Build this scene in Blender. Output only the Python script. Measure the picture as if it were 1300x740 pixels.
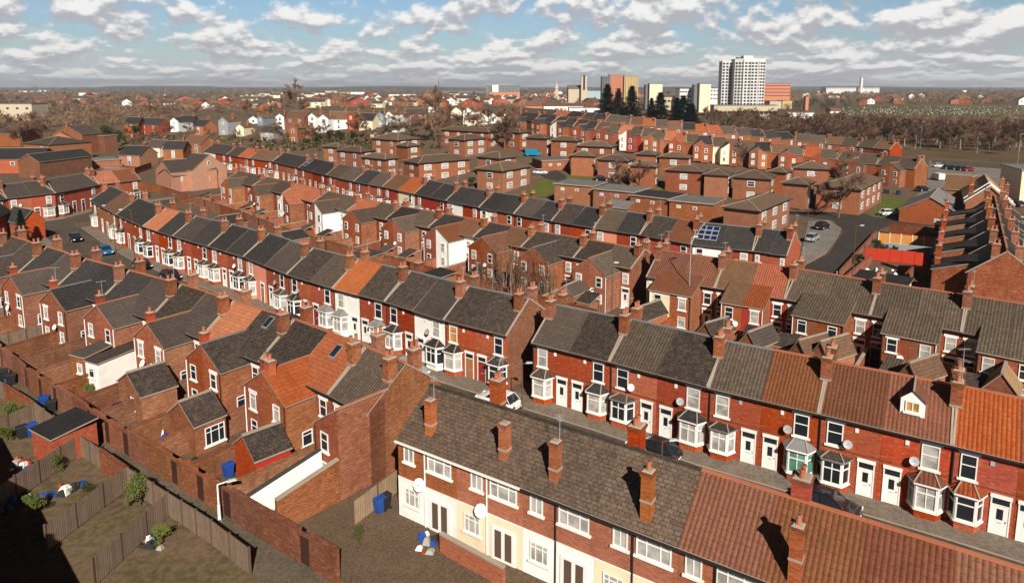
import bpy, math, random
from mathutils import Vector, Matrix
R = math.radians
rnd = random.Random(7)
for o in list(bpy.data.objects): bpy.data.objects.remove(o)
S = bpy.context.scene
COL = S.collection
# ---------------------------------------------------------------- camera, world, sun, exposure
FPX, CX, CY, YH, CH = 870.0, 650.0, 237.0, 109.5, 28.0
PITCH = math.atan((CY - YH) / FPX)
cam = bpy.data.cameras.new('camera'); camo = bpy.data.objects.new('camera', cam); COL.objects.link(camo)
camo.location = (0, 0, CH); camo.rotation_euler = (math.pi / 2 - PITCH, 0, 0)
cam.sensor_fit = 'HORIZONTAL'; cam.sensor_width = 36; cam.lens = 36 * FPX / 1300
cam.shift_y = -(370 - CY) / 1300; cam.clip_start = 0.5; cam.clip_end = 40000
S.camera = camo
S.view_settings.view_transform = 'Standard'; S.view_settings.look = 'None'
S.view_settings.exposure = 0.62; S.view_settings.gamma = 1.0; S.view_settings.use_curve_mapping = False
SUN_AZ, SUN_EL = R(167.0), R(36.0)          # compass direction the light comes from (clockwise from +Y), elevation
W = bpy.data.worlds.new('World'); S.world = W; W.use_nodes = True
nt = W.node_tree; N = nt.nodes; L = nt.links; N.clear()
def nd(nt, t, **k):
    n = nt.nodes.new(t)
    for a, b in k.items():
        if a == 'inp':
            for kk, vv in b.items(): n.inputs[kk].default_value = vv
        else: setattr(n, a, b)
    return n
def mth(nt, op, a, b=None, c=None):
    n = nt.nodes.new('ShaderNodeMath'); n.operation = op
    for i, v in enumerate((a, b, c)):
        if v is None: continue
        if hasattr(v, 'links'): nt.links.new(v, n.inputs[i])
        else: n.inputs[i].default_value = v
    return n.outputs[0]
def world():
    out = nd(nt, 'ShaderNodeOutputWorld'); bg = nd(nt, 'ShaderNodeBackground')
    sky = nd(nt, 'ShaderNodeTexSky', sky_type='NISHITA', sun_disc=False, sun_elevation=SUN_EL, sun_rotation=SUN_AZ,
             air_density=1.1, dust_density=0.7, ozone_density=1.5)
    tc = nd(nt, 'ShaderNodeTexCoord'); sp = nd(nt, 'ShaderNodeSeparateXYZ'); L.new(tc.outputs['Generated'], sp.inputs[0])
    x, y, z = sp.outputs
    az = mth(nt, 'ARCTAN2', x, y)
    zz = mth(nt, 'MAXIMUM', z, 0.0)
    lv = mth(nt, 'LOGARITHM', mth(nt, 'ADD', zz, 0.035), 2.71828)
    def dens(off):
        cb = nd(nt, 'ShaderNodeCombineXYZ'); L.new(mth(nt, 'MULTIPLY', az, 16.0), cb.inputs[0])
        L.new(mth(nt, 'MULTIPLY', mth(nt, 'ADD', lv, off), 3.3), cb.inputs[1]); cb.inputs[2].default_value = 3.7
        n1 = nd(nt, 'ShaderNodeTexNoise', inp={'Scale': 1.0, 'Detail': 9.0, 'Roughness': 0.57, 'Distortion': 0.0}); L.new(cb.outputs[0], n1.inputs['Vector'])
        cb2 = nd(nt, 'ShaderNodeCombineXYZ'); L.new(mth(nt, 'MULTIPLY', az, 3.0), cb2.inputs[0]); L.new(mth(nt, 'MULTIPLY', mth(nt, 'ADD', lv, off), 1.3), cb2.inputs[1]); cb2.inputs[2].default_value = 9.1
        n2 = nd(nt, 'ShaderNodeTexNoise', inp={'Scale': 1.0, 'Detail': 2.0}); L.new(cb2.outputs[0], n2.inputs['Vector'])
        return mth(nt, 'ADD', n1.outputs[0], mth(nt, 'MULTIPLY', mth(nt, 'SUBTRACT', n2.outputs[0], 0.5), 0.5))
    d0 = dens(0.0); d1 = dens(0.09)
    # more cover low down, thinning overhead
    cov = nd(nt, 'ShaderNodeMapRange', inp={'From Min': 0.0, 'From Max': 0.35, 'To Min': 0.135, 'To Max': -0.16}); L.new(zz, cov.inputs[0])
    dd = mth(nt, 'ADD', d0, cov.outputs[0])
    mask = nd(nt, 'ShaderNodeMapRange', interpolation_type='SMOOTHSTEP', inp={'From Min': 0.49, 'From Max': 0.61}); L.new(dd, mask.inputs[0])
    lit = nd(nt, 'ShaderNodeMapRange', interpolation_type='SMOOTHSTEP', inp={'From Min': -0.055, 'From Max': 0.10}); L.new(mth(nt, 'SUBTRACT', d0, d1), lit.inputs[0])
    ramp = nd(nt, 'ShaderNodeMix', data_type='RGBA'); ramp.inputs[6].default_value = (0.33, 0.33, 0.355, 1); ramp.inputs[7].default_value = (0.70, 0.68, 0.655, 1)
    L.new(lit.outputs[0], ramp.inputs[0])
    # thin grey veil at the horizon
    hz = nd(nt, 'ShaderNodeMapRange', interpolation_type='SMOOTHSTEP', inp={'From Min': 0.0, 'From Max': 0.07, 'To Min': 0.75, 'To Max': 0.0}); L.new(zz, hz.inputs[0])
    skm = nd(nt, 'ShaderNodeMix', data_type='RGBA', blend_type='MULTIPLY'); skm.inputs[0].default_value = 1; L.new(sky.outputs[0], skm.inputs[6]); skm.inputs[7].default_value = (SKY_S * 0.95, SKY_S * 1.15, SKY_S * 1.45, 1)
    m1 = nd(nt, 'ShaderNodeMix', data_type='RGBA'); L.new(hz.outputs[0], m1.inputs[0]); L.new(skm.outputs[2], m1.inputs[6]); m1.inputs[7].default_value = (0.44, 0.48, 0.52, 1)
    m2 = nd(nt, 'ShaderNodeMix', data_type='RGBA'); L.new(m1.outputs[2], m2.inputs[6]); L.new(ramp.outputs[2], m2.inputs[7])
    L.new(mth(nt, 'MULTIPLY', mask.outputs[0], 0.93), m2.inputs[0])
    up = nd(nt, 'ShaderNodeMapRange', interpolation_type='SMOOTHSTEP', inp={'From Min': 0.13, 'From Max': 0.36, 'To Min': 0.93, 'To Max': 0.08}); L.new(zz, up.inputs[0])
    upc = nd(nt, 'ShaderNodeVectorMath', operation='SCALE'); L.new(m2.outputs[2], upc.inputs[0]); L.new(up.outputs[0], upc.inputs['Scale'])
    # the background strength is 0.07: colours above are given for strength 1
    sc = nd(nt, 'ShaderNodeMix', data_type='RGBA', blend_type='MULTIPLY'); sc.inputs[0].default_value = 1; L.new(upc.outputs[0], sc.inputs[6]); k = 1 / 0.07; sc.inputs[7].default_value = (k, k, k, 1)
    L.new(sc.outputs[2], bg.inputs[0]); bg.inputs[1].default_value = 0.07
    L.new(bg.outputs[0], out.inputs[0])
SKY_S = 0.046
world()
sl = bpy.data.lights.new('sun', 'SUN'); slo = bpy.data.objects.new('sun', sl); COL.objects.link(slo)
sl.energy = 5.0; sl.angle = R(0.5); sl.color = (1.0, 0.92, 0.82)
slo.rotation_euler = (math.pi / 2 - SUN_EL, 0, math.pi - SUN_AZ); slo.location = (0, 0, 60)

# ---------------------------------------------------------------- pixel of the photo -> place on a level plane
def G(px, py, z=0.0):
    r = (px - CX) / FPX; u = -(py - CY) / FPX; c, s = math.cos(PITCH), math.sin(PITCH)
    t = (z - CH) / (-s + u * c)
    return Vector((r * t, (c + u * s) * t, z))

def hT(X, Y):
    # the land rises gently behind the front of the flats, towards the far left
    dt = (X + 29) * .66 + (Y - 154) * .75; al = X * .855 - (Y - 253) * .52
    c = lambda v: max(0.0, min(1.0, v)); sm = lambda v: v * v * (3 - 2 * v)
    return 10.0 * c((dt - 15) / 80) * sm(c(1.05 - al / 121)) * (1 - sm(c((dt - 150) / 60)))
def GT(px, py, z=0.0):
    """first place where the sight line meets the land raised by z; .z is the land's height there"""
    a = G(px, py, -1.0); b = Vector((0, 0, CH)); d = a - b; n = 900
    D1 = d.y
    t0 = 12.0 / D1; k = t0; st = 0.8 / D1
    while k < 1.0:
        P = b + d * k
        if P.z - z <= hT(P.x, P.y): break
        k += st
    P = b + d * k; return Vector((P.x, P.y, hT(P.x, P.y)))
# ---------------------------------------------------------------- materials
MATS = {}
def newmat(name):
    m = bpy.data.materials.new(name); m.use_nodes = True; nt = m.node_tree
    for n in list(nt.nodes): nt.nodes.remove(n)
    o = nt.nodes.new('ShaderNodeOutputMaterial'); b = nt.nodes.new('ShaderNodeBsdfPrincipled'); nt.links.new(b.outputs[0], o.inputs[0])
    MATS[name] = m
    return m, nt, b
def uvn(nt):
    t = nt.nodes.new('ShaderNodeUVMap'); oi = nt.nodes.new('ShaderNodeObjectInfo')
    cb = nt.nodes.new('ShaderNodeCombineXYZ'); nt.links.new(mth(nt, 'MULTIPLY', oi.outputs['Random'], 97.0), cb.inputs[2])
    ad = nt.nodes.new('ShaderNodeVectorMath'); nt.links.new(t.outputs[0], ad.inputs[0]); nt.links.new(cb.outputs[0], ad.inputs[1])
    return t.outputs[0], ad.outputs[0], oi.outputs['Random']
def noise(nt, vec, scale, detail=4, rough=0.6):
    n = nd(nt, 'ShaderNodeTexNoise', inp={'Scale': scale, 'Detail': detail, 'Roughness': rough}); nt.links.new(vec, n.inputs['Vector']); return n.outputs[0]
def mixc(nt, f, a, b, bt='MIX'):
    m = nt.nodes.new('ShaderNodeMix'); m.data_type = 'RGBA'; m.blend_type = bt; m.clamp_factor = True
    for s, v in ((0, f), (6, a), (7, b)):
        if hasattr(v, 'links'): nt.links.new(v, m.inputs[s])
        else: m.inputs[s].default_value = v if s == 0 else (*v, 1)
    return m.outputs[2]
def mrange(nt, v, a, b, c=0, d=1, sm=False):
    m = nt.nodes.new('ShaderNodeMapRange'); nt.links.new(v, m.inputs[0])
    for i, x in enumerate((a, b, c, d)): m.inputs[i + 1].default_value = x
    if sm: m.interpolation_type = 'SMOOTHSTEP'
    return m.outputs[0]
def vary(nt, col, rand, amt):
    h = nt.nodes.new('ShaderNodeHueSaturation'); nt.links.new(col, h.inputs['Color'])
    nt.links.new(mrange(nt, rand, 0, 1, 1 - amt, 1 + amt), h.inputs['Value'])
    r2 = mth(nt, 'FRACT', mth(nt, 'MULTIPLY', rand, 37.7)); r4 = mth(nt, 'FRACT', mth(nt, 'MULTIPLY', rand, 91.3))
    nt.links.new(mrange(nt, r2, 0, 1, 0.5 - amt * 0.02, 0.5 + amt * 0.045), h.inputs['Hue']); nt.links.new(mrange(nt, r4, 0, 1, 1 - amt * 0.55, 1 + amt * 0.3), h.inputs['Saturation'])
    return h.outputs[0]
def brick(name, c1, c2, mortar, dirt=0.35, big=1.0, eff=0.30):
    m, nt, b = newmat(name); uv, uvr, rd = uvn(nt)
    bt = nd(nt, 'ShaderNodeTexBrick', inp={'Scale': 1.0, 'Mortar Size': 0.012 * big, 'Mortar Smooth': 0.2, 'Bias': 0.0, 'Brick Width': 0.24 * big, 'Row Height': 0.085 * big})
    bt.inputs['Color1'].default_value = (*c1, 1); bt.inputs['Color2'].default_value = (*c2, 1); bt.inputs['Mortar'].default_value = (*mortar, 1)
    nt.links.new(uv, bt.inputs['Vector'])
    n1 = noise(nt, uvr, 0.55, 5, 0.65); n2 = noise(nt, uvr, 5.0, 3)
    c = mixc(nt, mrange(nt, n1, 0.35, 0.75, 0, dirt), bt.outputs[0], tuple(x * 0.45 for x in c1))
    c = mixc(nt, mrange(nt, n2, 0.45, 0.7, 0, 0.55), c, tuple(min(1, x * 1.25) for x in c2))
    n3 = noise(nt, uvr, 1.7, 4)
    ms = nt.nodes.new('ShaderNodeVectorMath'); ms.operation = 'MULTIPLY'; nt.links.new(uvr, ms.inputs[0]); ms.inputs[1].default_value = (1.6, 0.22, 1)
    n6 = noise(nt, ms.outputs[0], 1.0, 4); c = mixc(nt, mrange(nt, n6, 0.54, 0.74, 0, dirt * 0.7), c, tuple(x * 0.35 for x in c1))
    wn = nd(nt, 'ShaderNodeTexWhiteNoise', noise_dimensions='2D'); sv = nt.nodes.new('ShaderNodeVectorMath'); sv.operation = 'DIVIDE'; nt.links.new(uv, sv.inputs[0]); sv.inputs[1].default_value = (0.24 * big, 0.085 * big, 1)
    fl = nt.nodes.new('ShaderNodeVectorMath'); fl.operation = 'FLOOR'; nt.links.new(sv.outputs[0], fl.inputs[0]); nt.links.new(fl.outputs[0], wn.inputs['Vector'])
    c = mixc(nt, mrange(nt, wn.outputs['Value'], 0.84, 0.86, 0, 0.45), c, tuple(x * 0.45 for x in c1)); c = mixc(nt, mrange(nt, wn.outputs['Value'], 0.10, 0.08, 0, 0.3), c, (0.42, 0.18, 0.08))
    c = mixc(nt, mrange(nt, n3, 0.60, 0.78, 0, eff), c, (0.38, 0.24, 0.16))
    c = vary(nt, c, rd, 0.2); nt.links.new(c, b.inputs['Base Color']); b.inputs['Roughness'].default_value = 0.9; b.inputs['Specular IOR Level'].default_value = 0.04
    bp = nd(nt, 'ShaderNodeBump', inp={'Strength': 0.5, 'Distance': 0.02}); nt.links.new(bt.outputs['Fac'], bp.inputs['Height']); bp.invert = True; nt.links.new(bp.outputs[0], b.inputs['Normal'])
    return m
brick('brick_red', (0.40, 0.060, 0.020), (0.30, 0.040, 0.013), (0.28, 0.075, 0.035), 0.30, 1.0, 0.10)
brick('brick_orange', (0.40, 0.115, 0.042), (0.28, 0.07, 0.027), (0.33, 0.17, 0.10), 0.45)
brick('brick_mid', (0.34, 0.080, 0.033), (0.22, 0.048, 0.021), (0.29, 0.13, 0.075), 0.5, 1.15)
brick('brick_alley', (0.25, 0.080, 0.036), (0.14, 0.045, 0.022), (0.27, 0.16, 0.10), 0.7, 1.2)
brick('brick_brown', (0.25, 0.072, 0.032), (0.14, 0.040, 0.022), (0.25, 0.14, 0.09), 0.6)
brick('brick_old', (0.33, 0.095, 0.040), (0.16, 0.042, 0.020), (0.34, 0.20, 0.125), 0.75, 1.3)
brick('brick_flat', (0.31, 0.092, 0.040), (0.22, 0.060, 0.027), (0.28, 0.15, 0.09), 0.45)
brick('brick_pink', (0.42, 0.17, 0.10), (0.36, 0.14, 0.08), (0.40, 0.22, 0.15), 0.25)
def paint(name, c, rough=0.6, dirt=0.25, spec=0.3, var=0.05):
    m, nt, b = newmat(name); uv, uvr, rd = uvn(nt)
    n1 = noise(nt, uvr, 0.8, 5, 0.7)
    cc = mixc(nt, mrange(nt, n1, 0.45, 0.8, 0, dirt), c, tuple(x * 0.45 for x in c)); cc = vary(nt, cc, rd, var)
    nt.links.new(cc, b.inputs['Base Color']); b.inputs['Roughness'].default_value = rough; b.inputs['Specular IOR Level'].default_value = spec
    return m
paint('white_render', (0.78, 0.76, 0.71), 0.8, 0.35); paint('cream_render', (0.70, 0.60, 0.42), 0.8, 0.3); paint('salmon_paint', (0.60, 0.23, 0.145), 0.8, 0.3)
paint('door_red', (0.20, 0.02, 0.016), 0.5, 0.2); paint('red_paint', (0.30, 0.026, 0.018), 0.6, 0.3); paint('grey_render', (0.26, 0.265, 0.27), 0.85, 0.3); paint('blue_render', (0.17, 0.21, 0.26), 0.85, 0.3)
paint('white_frame', (0.74, 0.73, 0.69), 0.4, 0.1); paint('stone_trim', (0.72, 0.69, 0.62), 0.7, 0.3); paint('cement', (0.31, 0.25, 0.195), 0.9, 0.5)
paint('black_pipe', (0.02, 0.02, 0.02), 0.5, 0.2); paint('dark_door', (0.05, 0.02, 0.015), 0.5); paint('wood_door', (0.30, 0.13, 0.05), 0.6)
paint('pot_clay', (0.36, 0.12, 0.06), 0.8, 0.5); paint('tar', (0.045, 0.036, 0.032), 0.9, 0.3); paint('soot', (0.07, 0.05, 0.04), 0.9, 0.3); paint('rubber', (0.02, 0.02, 0.02), 0.8)
paint('lead', (0.17, 0.17, 0.175), 0.6, 0.3); paint('steel', (0.35, 0.36, 0.37), 0.4, 0.2); paint('bin_blue', (0.01, 0.055, 0.25), 0.45, 0.2); paint('bin_dark', (0.02, 0.022, 0.022), 0.5, 0.2)
paint('fence_red', (0.42, 0.028, 0.010), 0.6, 0.35); paint('fence_orange', (0.50, 0.20, 0.045), 0.7, 0.4); paint('pale_blue', (0.30, 0.45, 0.47), 0.6, 0.3)
paint('yellow_paint', (0.62, 0.42, 0.03), 0.6, 0.2); paint('tower_white', (0.56, 0.545, 0.53), 0.6, 0.1); paint('tower_orange', (0.48, 0.17, 0.08), 0.7, 0.2); paint('tower_yellow', (0.46, 0.33, 0.15), 0.7, 0.2)
paint('tower_grey', (0.12, 0.125, 0.14), 0.6, 0.2); paint('stone_pale', (0.46, 0.39, 0.28), 0.9, 0.3); paint('sign_red', (0.55, 0.03, 0.03), 0.5, 0.1); paint('pole_grey', (0.28, 0.27, 0.25), 0.6, 0.2); paint('pole_wood', (0.10, 0.06, 0.04), 0.9, 0.2)
paint('curtain_green', (0.16, 0.36, 0.24), 0.9, 0.2)
def carpaint(name, c):
    m, nt, b = newmat(name); b.inputs['Base Color'].default_value = (*c, 1); b.inputs['Roughness'].default_value = 0.25; b.inputs['Coat Weight'].default_value = 0.6; b.inputs['Metallic'].default_value = 0.2
for k, c in dict(car_black=(0.012, 0.012, 0.014), car_white=(0.75, 0.75, 0.74), car_silver=(0.33, 0.34, 0.35), car_red=(0.25, 0.015, 0.015), car_blue=(0.01, 0.16, 0.33), car_teal=(0.01, 0.22, 0.38)).items(): carpaint(k, c)
def glass(name, c, r=0.08, cur=0.0):
    m, nt, b = newmat(name); uv, uvr, rd = uvn(nt)
    n = noise(nt, uvr, 1.2, 2)
    cc = mixc(nt, mrange(nt, n, 0.4, 0.65, 0, 1), c, tuple(x * 0.55 for x in c)) if cur else mixc(nt, n, c, tuple(x * 1.6 for x in c))
    nt.links.new(cc, b.inputs['Base Color']); b.inputs['Roughness'].default_value = r; b.inputs['Specular IOR Level'].default_value = 0.6
glass('glass_dark', (0.012, 0.014, 0.018)); glass('glass_net', (0.42, 0.40, 0.37), 0.25, 1); glass('glass_blue', (0.02, 0.035, 0.08), 0.1); glass('glass_warm', (0.55, 0.28, 0.08), 0.3, 1); glass('glass_green', (0.10, 0.30, 0.22), 0.3, 1)
glass('pv_cell', (0.008, 0.012, 0.045), 0.12)
def roofmat(name, c1, c2, row=0.22, wid=0.30, moss=None, mossamt=0.0, wave=0.0, edge=0.5, var=0.12):
    m, nt, b = newmat(name); uv, uvr, rd = uvn(nt)
    bt = nd(nt, 'ShaderNodeTexBrick', inp={'Scale': 1.0, 'Mortar Size': 0.022, 'Mortar Smooth': 0.5, 'Bias': 0.0, 'Brick Width': wid, 'Row Height': row})
    bt.offset = 0.0 if wave else 0.5
    bt.inputs['Color1'].default_value = (*c1, 1); bt.inputs['Color2'].default_value = (*c2, 1); bt.inputs['Mortar'].default_value = (*[x * (1 - edge) for x in c2], 1)
    nt.links.new(uv, bt.inputs['Vector'])
    n1 = noise(nt, uvr, 0.5, 5, 0.65)
    c = mixc(nt, mrange(nt, n1, 0.3, 0.75, 0, 0.55), bt.outputs[0], tuple(x * 0.5 for x in c1))
    if moss:
        n2 = noise(nt, uvr, 2.6, 5, 0.75)
        c = mixc(nt, mrange(nt, n2, 0.48, 0.62, 0, mossamt), c, moss)
        n4 = noise(nt, uvr, 9.0, 3, 0.8)
        c = mixc(nt, mrange(nt, n4, 0.5, 0.68, 0, mossamt), c, tuple(x * 0.35 for x in moss))
    n3 = noise(nt, uvr, 7.0, 3); c = mixc(nt, mrange(nt, n3, 0.4, 0.7, 0, 0.3), c, tuple(min(1, x * 1.5) for x in c1))
    # streaks down the slope
    mp = nt.nodes.new('ShaderNodeVectorMath'); mp.operation = 'MULTIPLY'; nt.links.new(uvr, mp.inputs[0]); mp.inputs[1].default_value = (2.2, 0.35, 1)
    n5 = noise(nt, mp.outputs[0], 1.0, 3); c = mixc(nt, mrange(nt, n5, 0.5, 0.75, 0, 0.4), c, tuple(x * 0.45 for x in c1))
    c = vary(nt, c, rd, var * 1.6); nt.links.new(c, b.inputs['Base Color']); b.inputs['Roughness'].default_value = 0.85; b.inputs['Specular IOR Level'].default_value = 0.06
    bp = nd(nt, 'ShaderNodeBump', inp={'Strength': 0.7, 'Distance': 0.03})
    if wave:
        sx = nt.nodes.new('ShaderNodeSeparateXYZ'); nt.links.new(uv, sx.inputs[0])
        w = mth(nt, 'MULTIPLY', mth(nt, 'ABSOLUTE', mth(nt, 'SINE', mth(nt, 'MULTIPLY', sx.outputs[0], math.pi / wave))), 1.0)
        fr = mth(nt, 'FRACT', mth(nt, 'DIVIDE', sx.outputs[1], row))
        nt.links.new(mth(nt, 'ADD', w, mth(nt, 'MULTIPLY', fr, -0.25)), bp.inputs['Height']); bp.inputs['Distance'].default_value = 0.06
    else:
        nt.links.new(bt.outputs['Fac'], bp.inputs['Height']); bp.invert = True
    nt.links.new(bp.outputs[0], b.inputs['Normal'])
roofmat('roof_mossy', (0.064, 0.049, 0.041), (0.028, 0.023, 0.021), 0.26, 0.30, (0.11, 0.080, 0.056), 0.6)
roofmat('roof_stone', (0.125, 0.086, 0.066), (0.060, 0.038, 0.027), 0.24, 0.34, (0.16, 0.11, 0.07), 0.45, 0, 0.75)
roofmat('roof_slate', (0.042, 0.038, 0.038), (0.026, 0.024, 0.025), 0.24, 0.30, (0.12, 0.09, 0.06), 0.22)
roofmat('roof_grey', (0.078, 0.060, 0.050), (0.062, 0.048, 0.041), 0.33, 0.9, None, 0, 0, 0.45)
roofmat('roof_olive', (0.098, 0.070, 0.052), (0.066, 0.048, 0.037), 0.34, 0.27, (0.20, 0.16, 0.10), 0.25, 0.27, 0.35)
roofmat('roof_orange', (0.36, 0.105, 0.045), (0.29, 0.082, 0.036), 0.34, 0.9, None, 0, 0, 0.35)
roofmat('roof_pantile', (0.195, 0.070, 0.038), (0.14, 0.050, 0.029), 0.34, 0.25, (0.12, 0.065, 0.036), 0.45, 0.25, 0.35)
roofmat('roof_bright', (0.34, 0.075, 0.032), (0.22, 0.052, 0.025), 0.34, 0.25, (0.20, 0.08, 0.045), 0.5, 0.25, 0.35)
roofmat('roof_brown', (0.16, 0.080, 0.046), (0.115, 0.058, 0.036), 0.30, 0.32, (0.20, 0.14, 0.09), 0.2, 0, 0.4)
roofmat('roof_flatblock', (0.125, 0.080, 0.054), (0.10, 0.064, 0.044), 0.35, 0.35, (0.17, 0.13, 0.09), 0.25, 0, 0.3)
roofmat('roof_tan', (0.36, 0.235, 0.13), (0.30, 0.19, 0.105), 0.3, 0.3, None, 0, 0, 0.3)
roofmat('roof_felt', (0.030, 0.028, 0.028), (0.026, 0.024, 0.024), 2.0, 1.0, (0.06, 0.05, 0.04), 0.3, 0, 0.3)
roofmat('roof_shed', (0.16, 0.155, 0.15), (0.13, 0.125, 0.12), 2.0, 0.6, None, 0, 0, 0.3)
def groundmat(name, cols, scales, rough=0.95, bump=0.3, obj=True):
    m, nt, b = newmat(name); tc = nt.nodes.new('ShaderNodeTexCoord'); v = tc.outputs['Object']
    c = None
    for (a, bb), s in zip(cols, scales):
        f = mrange(nt, noise(nt, v, s, 6, 0.65), 0.38, 0.62, 0, 1, True)
        if c is None: c = mixc(nt, f, a, bb)
        else: c = mixc(nt, mth(nt, 'MULTIPLY', f, 0.55), c, bb)
    nt.links.new(c, b.inputs['Base Color']); b.inputs['Roughness'].default_value = rough; b.inputs['Specular IOR Level'].default_value = 0.04
    if bump:
        bp = nd(nt, 'ShaderNodeBump', inp={'Strength': bump, 'Distance': 0.1}); nt.links.new(noise(nt, v, scales[-1] * 4, 3), bp.inputs['Height']); nt.links.new(bp.outputs[0], b.inputs['Normal'])
groundmat('m_ground', [((0.12, 0.07, 0.04), (0.065, 0.042, 0.026)), ((0, 0, 0), (0.085, 0.075, 0.032)), ((0, 0, 0), (0.15, 0.10, 0.06))], [0.004, 0.011, 0.06], bump=0)
groundmat('m_yard', [((0.115, 0.078, 0.052), (0.085, 0.058, 0.040)), ((0, 0, 0), (0.055, 0.042, 0.030)), ((0, 0, 0), (0.17, 0.12, 0.08))], [0.25, 1.6, 6.0])
groundmat('m_asphalt', [((0.088, 0.070, 0.054), (0.066, 0.053, 0.042)), ((0, 0, 0), (0.12, 0.094, 0.070)), ((0, 0, 0), (0.045, 0.037, 0.03))], [0.12, 0.5, 3.0], 0.9, 0.15)
groundmat('m_newasphalt', [((0.046, 0.040, 0.037), (0.036, 0.032, 0.030)), ((0, 0, 0), (0.06, 0.05, 0.044))], [0.2, 1.5], 0.9, 0.1)
groundmat('m_alley', [((0.13, 0.105, 0.075), (0.075, 0.062, 0.045)), ((0, 0, 0), (0.16, 0.125, 0.085)), ((0, 0, 0), (0.05, 0.045, 0.035))], [0.3, 1.2, 4.0])
groundmat('m_pave', [((0.18, 0.142, 0.108), (0.13, 0.103, 0.08)), ((0, 0, 0), (0.10, 0.082, 0.066)), ((0, 0, 0), (0.22, 0.18, 0.14))], [0.3, 1.1, 4.0], 0.9, 0.1)
groundmat('m_lawn', [((0.085, 0.10, 0.022), (0.06, 0.078, 0.018)), ((0, 0, 0), (0.12, 0.115, 0.04))], [0.3, 1.5])
groundmat('m_garden', [((0.12, 0.078, 0.045), (0.07, 0.045, 0.028)), ((0, 0, 0), (0.065, 0.07, 0.022)), ((0, 0, 0), (0.17, 0.12, 0.08))], [0.15, 0.35, 2.0])
groundmat('m_cemetery', [((0.075, 0.075, 0.03), (0.05, 0.055, 0.022)), ((0, 0, 0), (0.10, 0.08, 0.045))], [0.03, 0.2])
groundmat('m_scrub', [((0.12, 0.075, 0.042), (0.08, 0.052, 0.03)), ((0, 0, 0), (0.10, 0.085, 0.035)), ((0, 0, 0), (0.07, 0.045, 0.03))], [0.05, 0.2, 0.8])
groundmat('m_hill', [((0.06, 0.055, 0.055), (0.045, 0.045, 0.05)), ((0, 0, 0), (0.085, 0.075, 0.055))], [0.002, 0.01], bump=0)
groundmat('m_carpark', [((0.20, 0.18, 0.16), (0.15, 0.135, 0.12)), ((0, 0, 0), (0.11, 0.10, 0.09))], [0.1, 0.6])
def treemat(name, c1, c2, s=3.0):
    m, nt, b = newmat(name); tc = nt.nodes.new('ShaderNodeTexCoord'); oi = nt.nodes.new('ShaderNodeObjectInfo')
    c = mixc(nt, mrange(nt, noise(nt, tc.outputs['Object'], s, 4), 0.35, 0.65), c1, c2); c = vary(nt, c, oi.outputs['Random'], 0.25)
    nt.links.new(c, b.inputs['Base Color']); b.inputs['Roughness'].default_value = 0.95; b.inputs['Specular IOR Level'].default_value = 0.03
treemat('bark', (0.16, 0.10, 0.065), (0.09, 0.058, 0.04)); treemat('bark_pale', (0.36, 0.30, 0.24), (0.18, 0.14, 0.11)); treemat('twig', (0.19, 0.105, 0.062), (0.11, 0.062, 0.038)); treemat('twig_red', (0.13, 0.06, 0.042), (0.075, 0.038, 0.03))
treemat('needle', (0.016, 0.028, 0.013), (0.008, 0.014, 0.008)); treemat('leaf', (0.055, 0.07, 0.02), (0.025, 0.035, 0.012)); treemat('leaf_bright', (0.13, 0.15, 0.03), (0.07, 0.09, 0.02)); treemat('wood_mass', (0.18, 0.105, 0.06), (0.09, 0.056, 0.036), 0.05)
def woodmat(name, c1, c2):
    m, nt, b = newmat(name); uv, uvr, rd = uvn(nt)
    bt = nd(nt, 'ShaderNodeTexBrick', inp={'Scale': 1.0, 'Mortar Size': 0.018, 'Brick Width': 0.16, 'Row Height': 6.0}); bt.offset = 0
    bt.inputs['Color1'].default_value = (*c1, 1); bt.inputs['Color2'].default_value = (*c2, 1); bt.inputs['Mortar'].default_value = (*[x * 0.3 for x in c2], 1); nt.links.new(uv, bt.inputs['Vector'])
    c = mixc(nt, mrange(nt, noise(nt, uvr, 1.5, 5), 0.4, 0.7, 0, 0.5), bt.outputs[0], tuple(x * 0.4 for x in c1)); nt.links.new(c, b.inputs['Base Color']); b.inputs['Roughness'].default_value = 0.9
woodmat('fence_wood', (0.24, 0.165, 0.11), (0.17, 0.115, 0.08)); woodmat('fence_light', (0.36, 0.25, 0.15), (0.27, 0.18, 0.11)); woodmat('cladding_dark', (0.05, 0.045, 0.045), (0.035, 0.033, 0.033))

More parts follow.
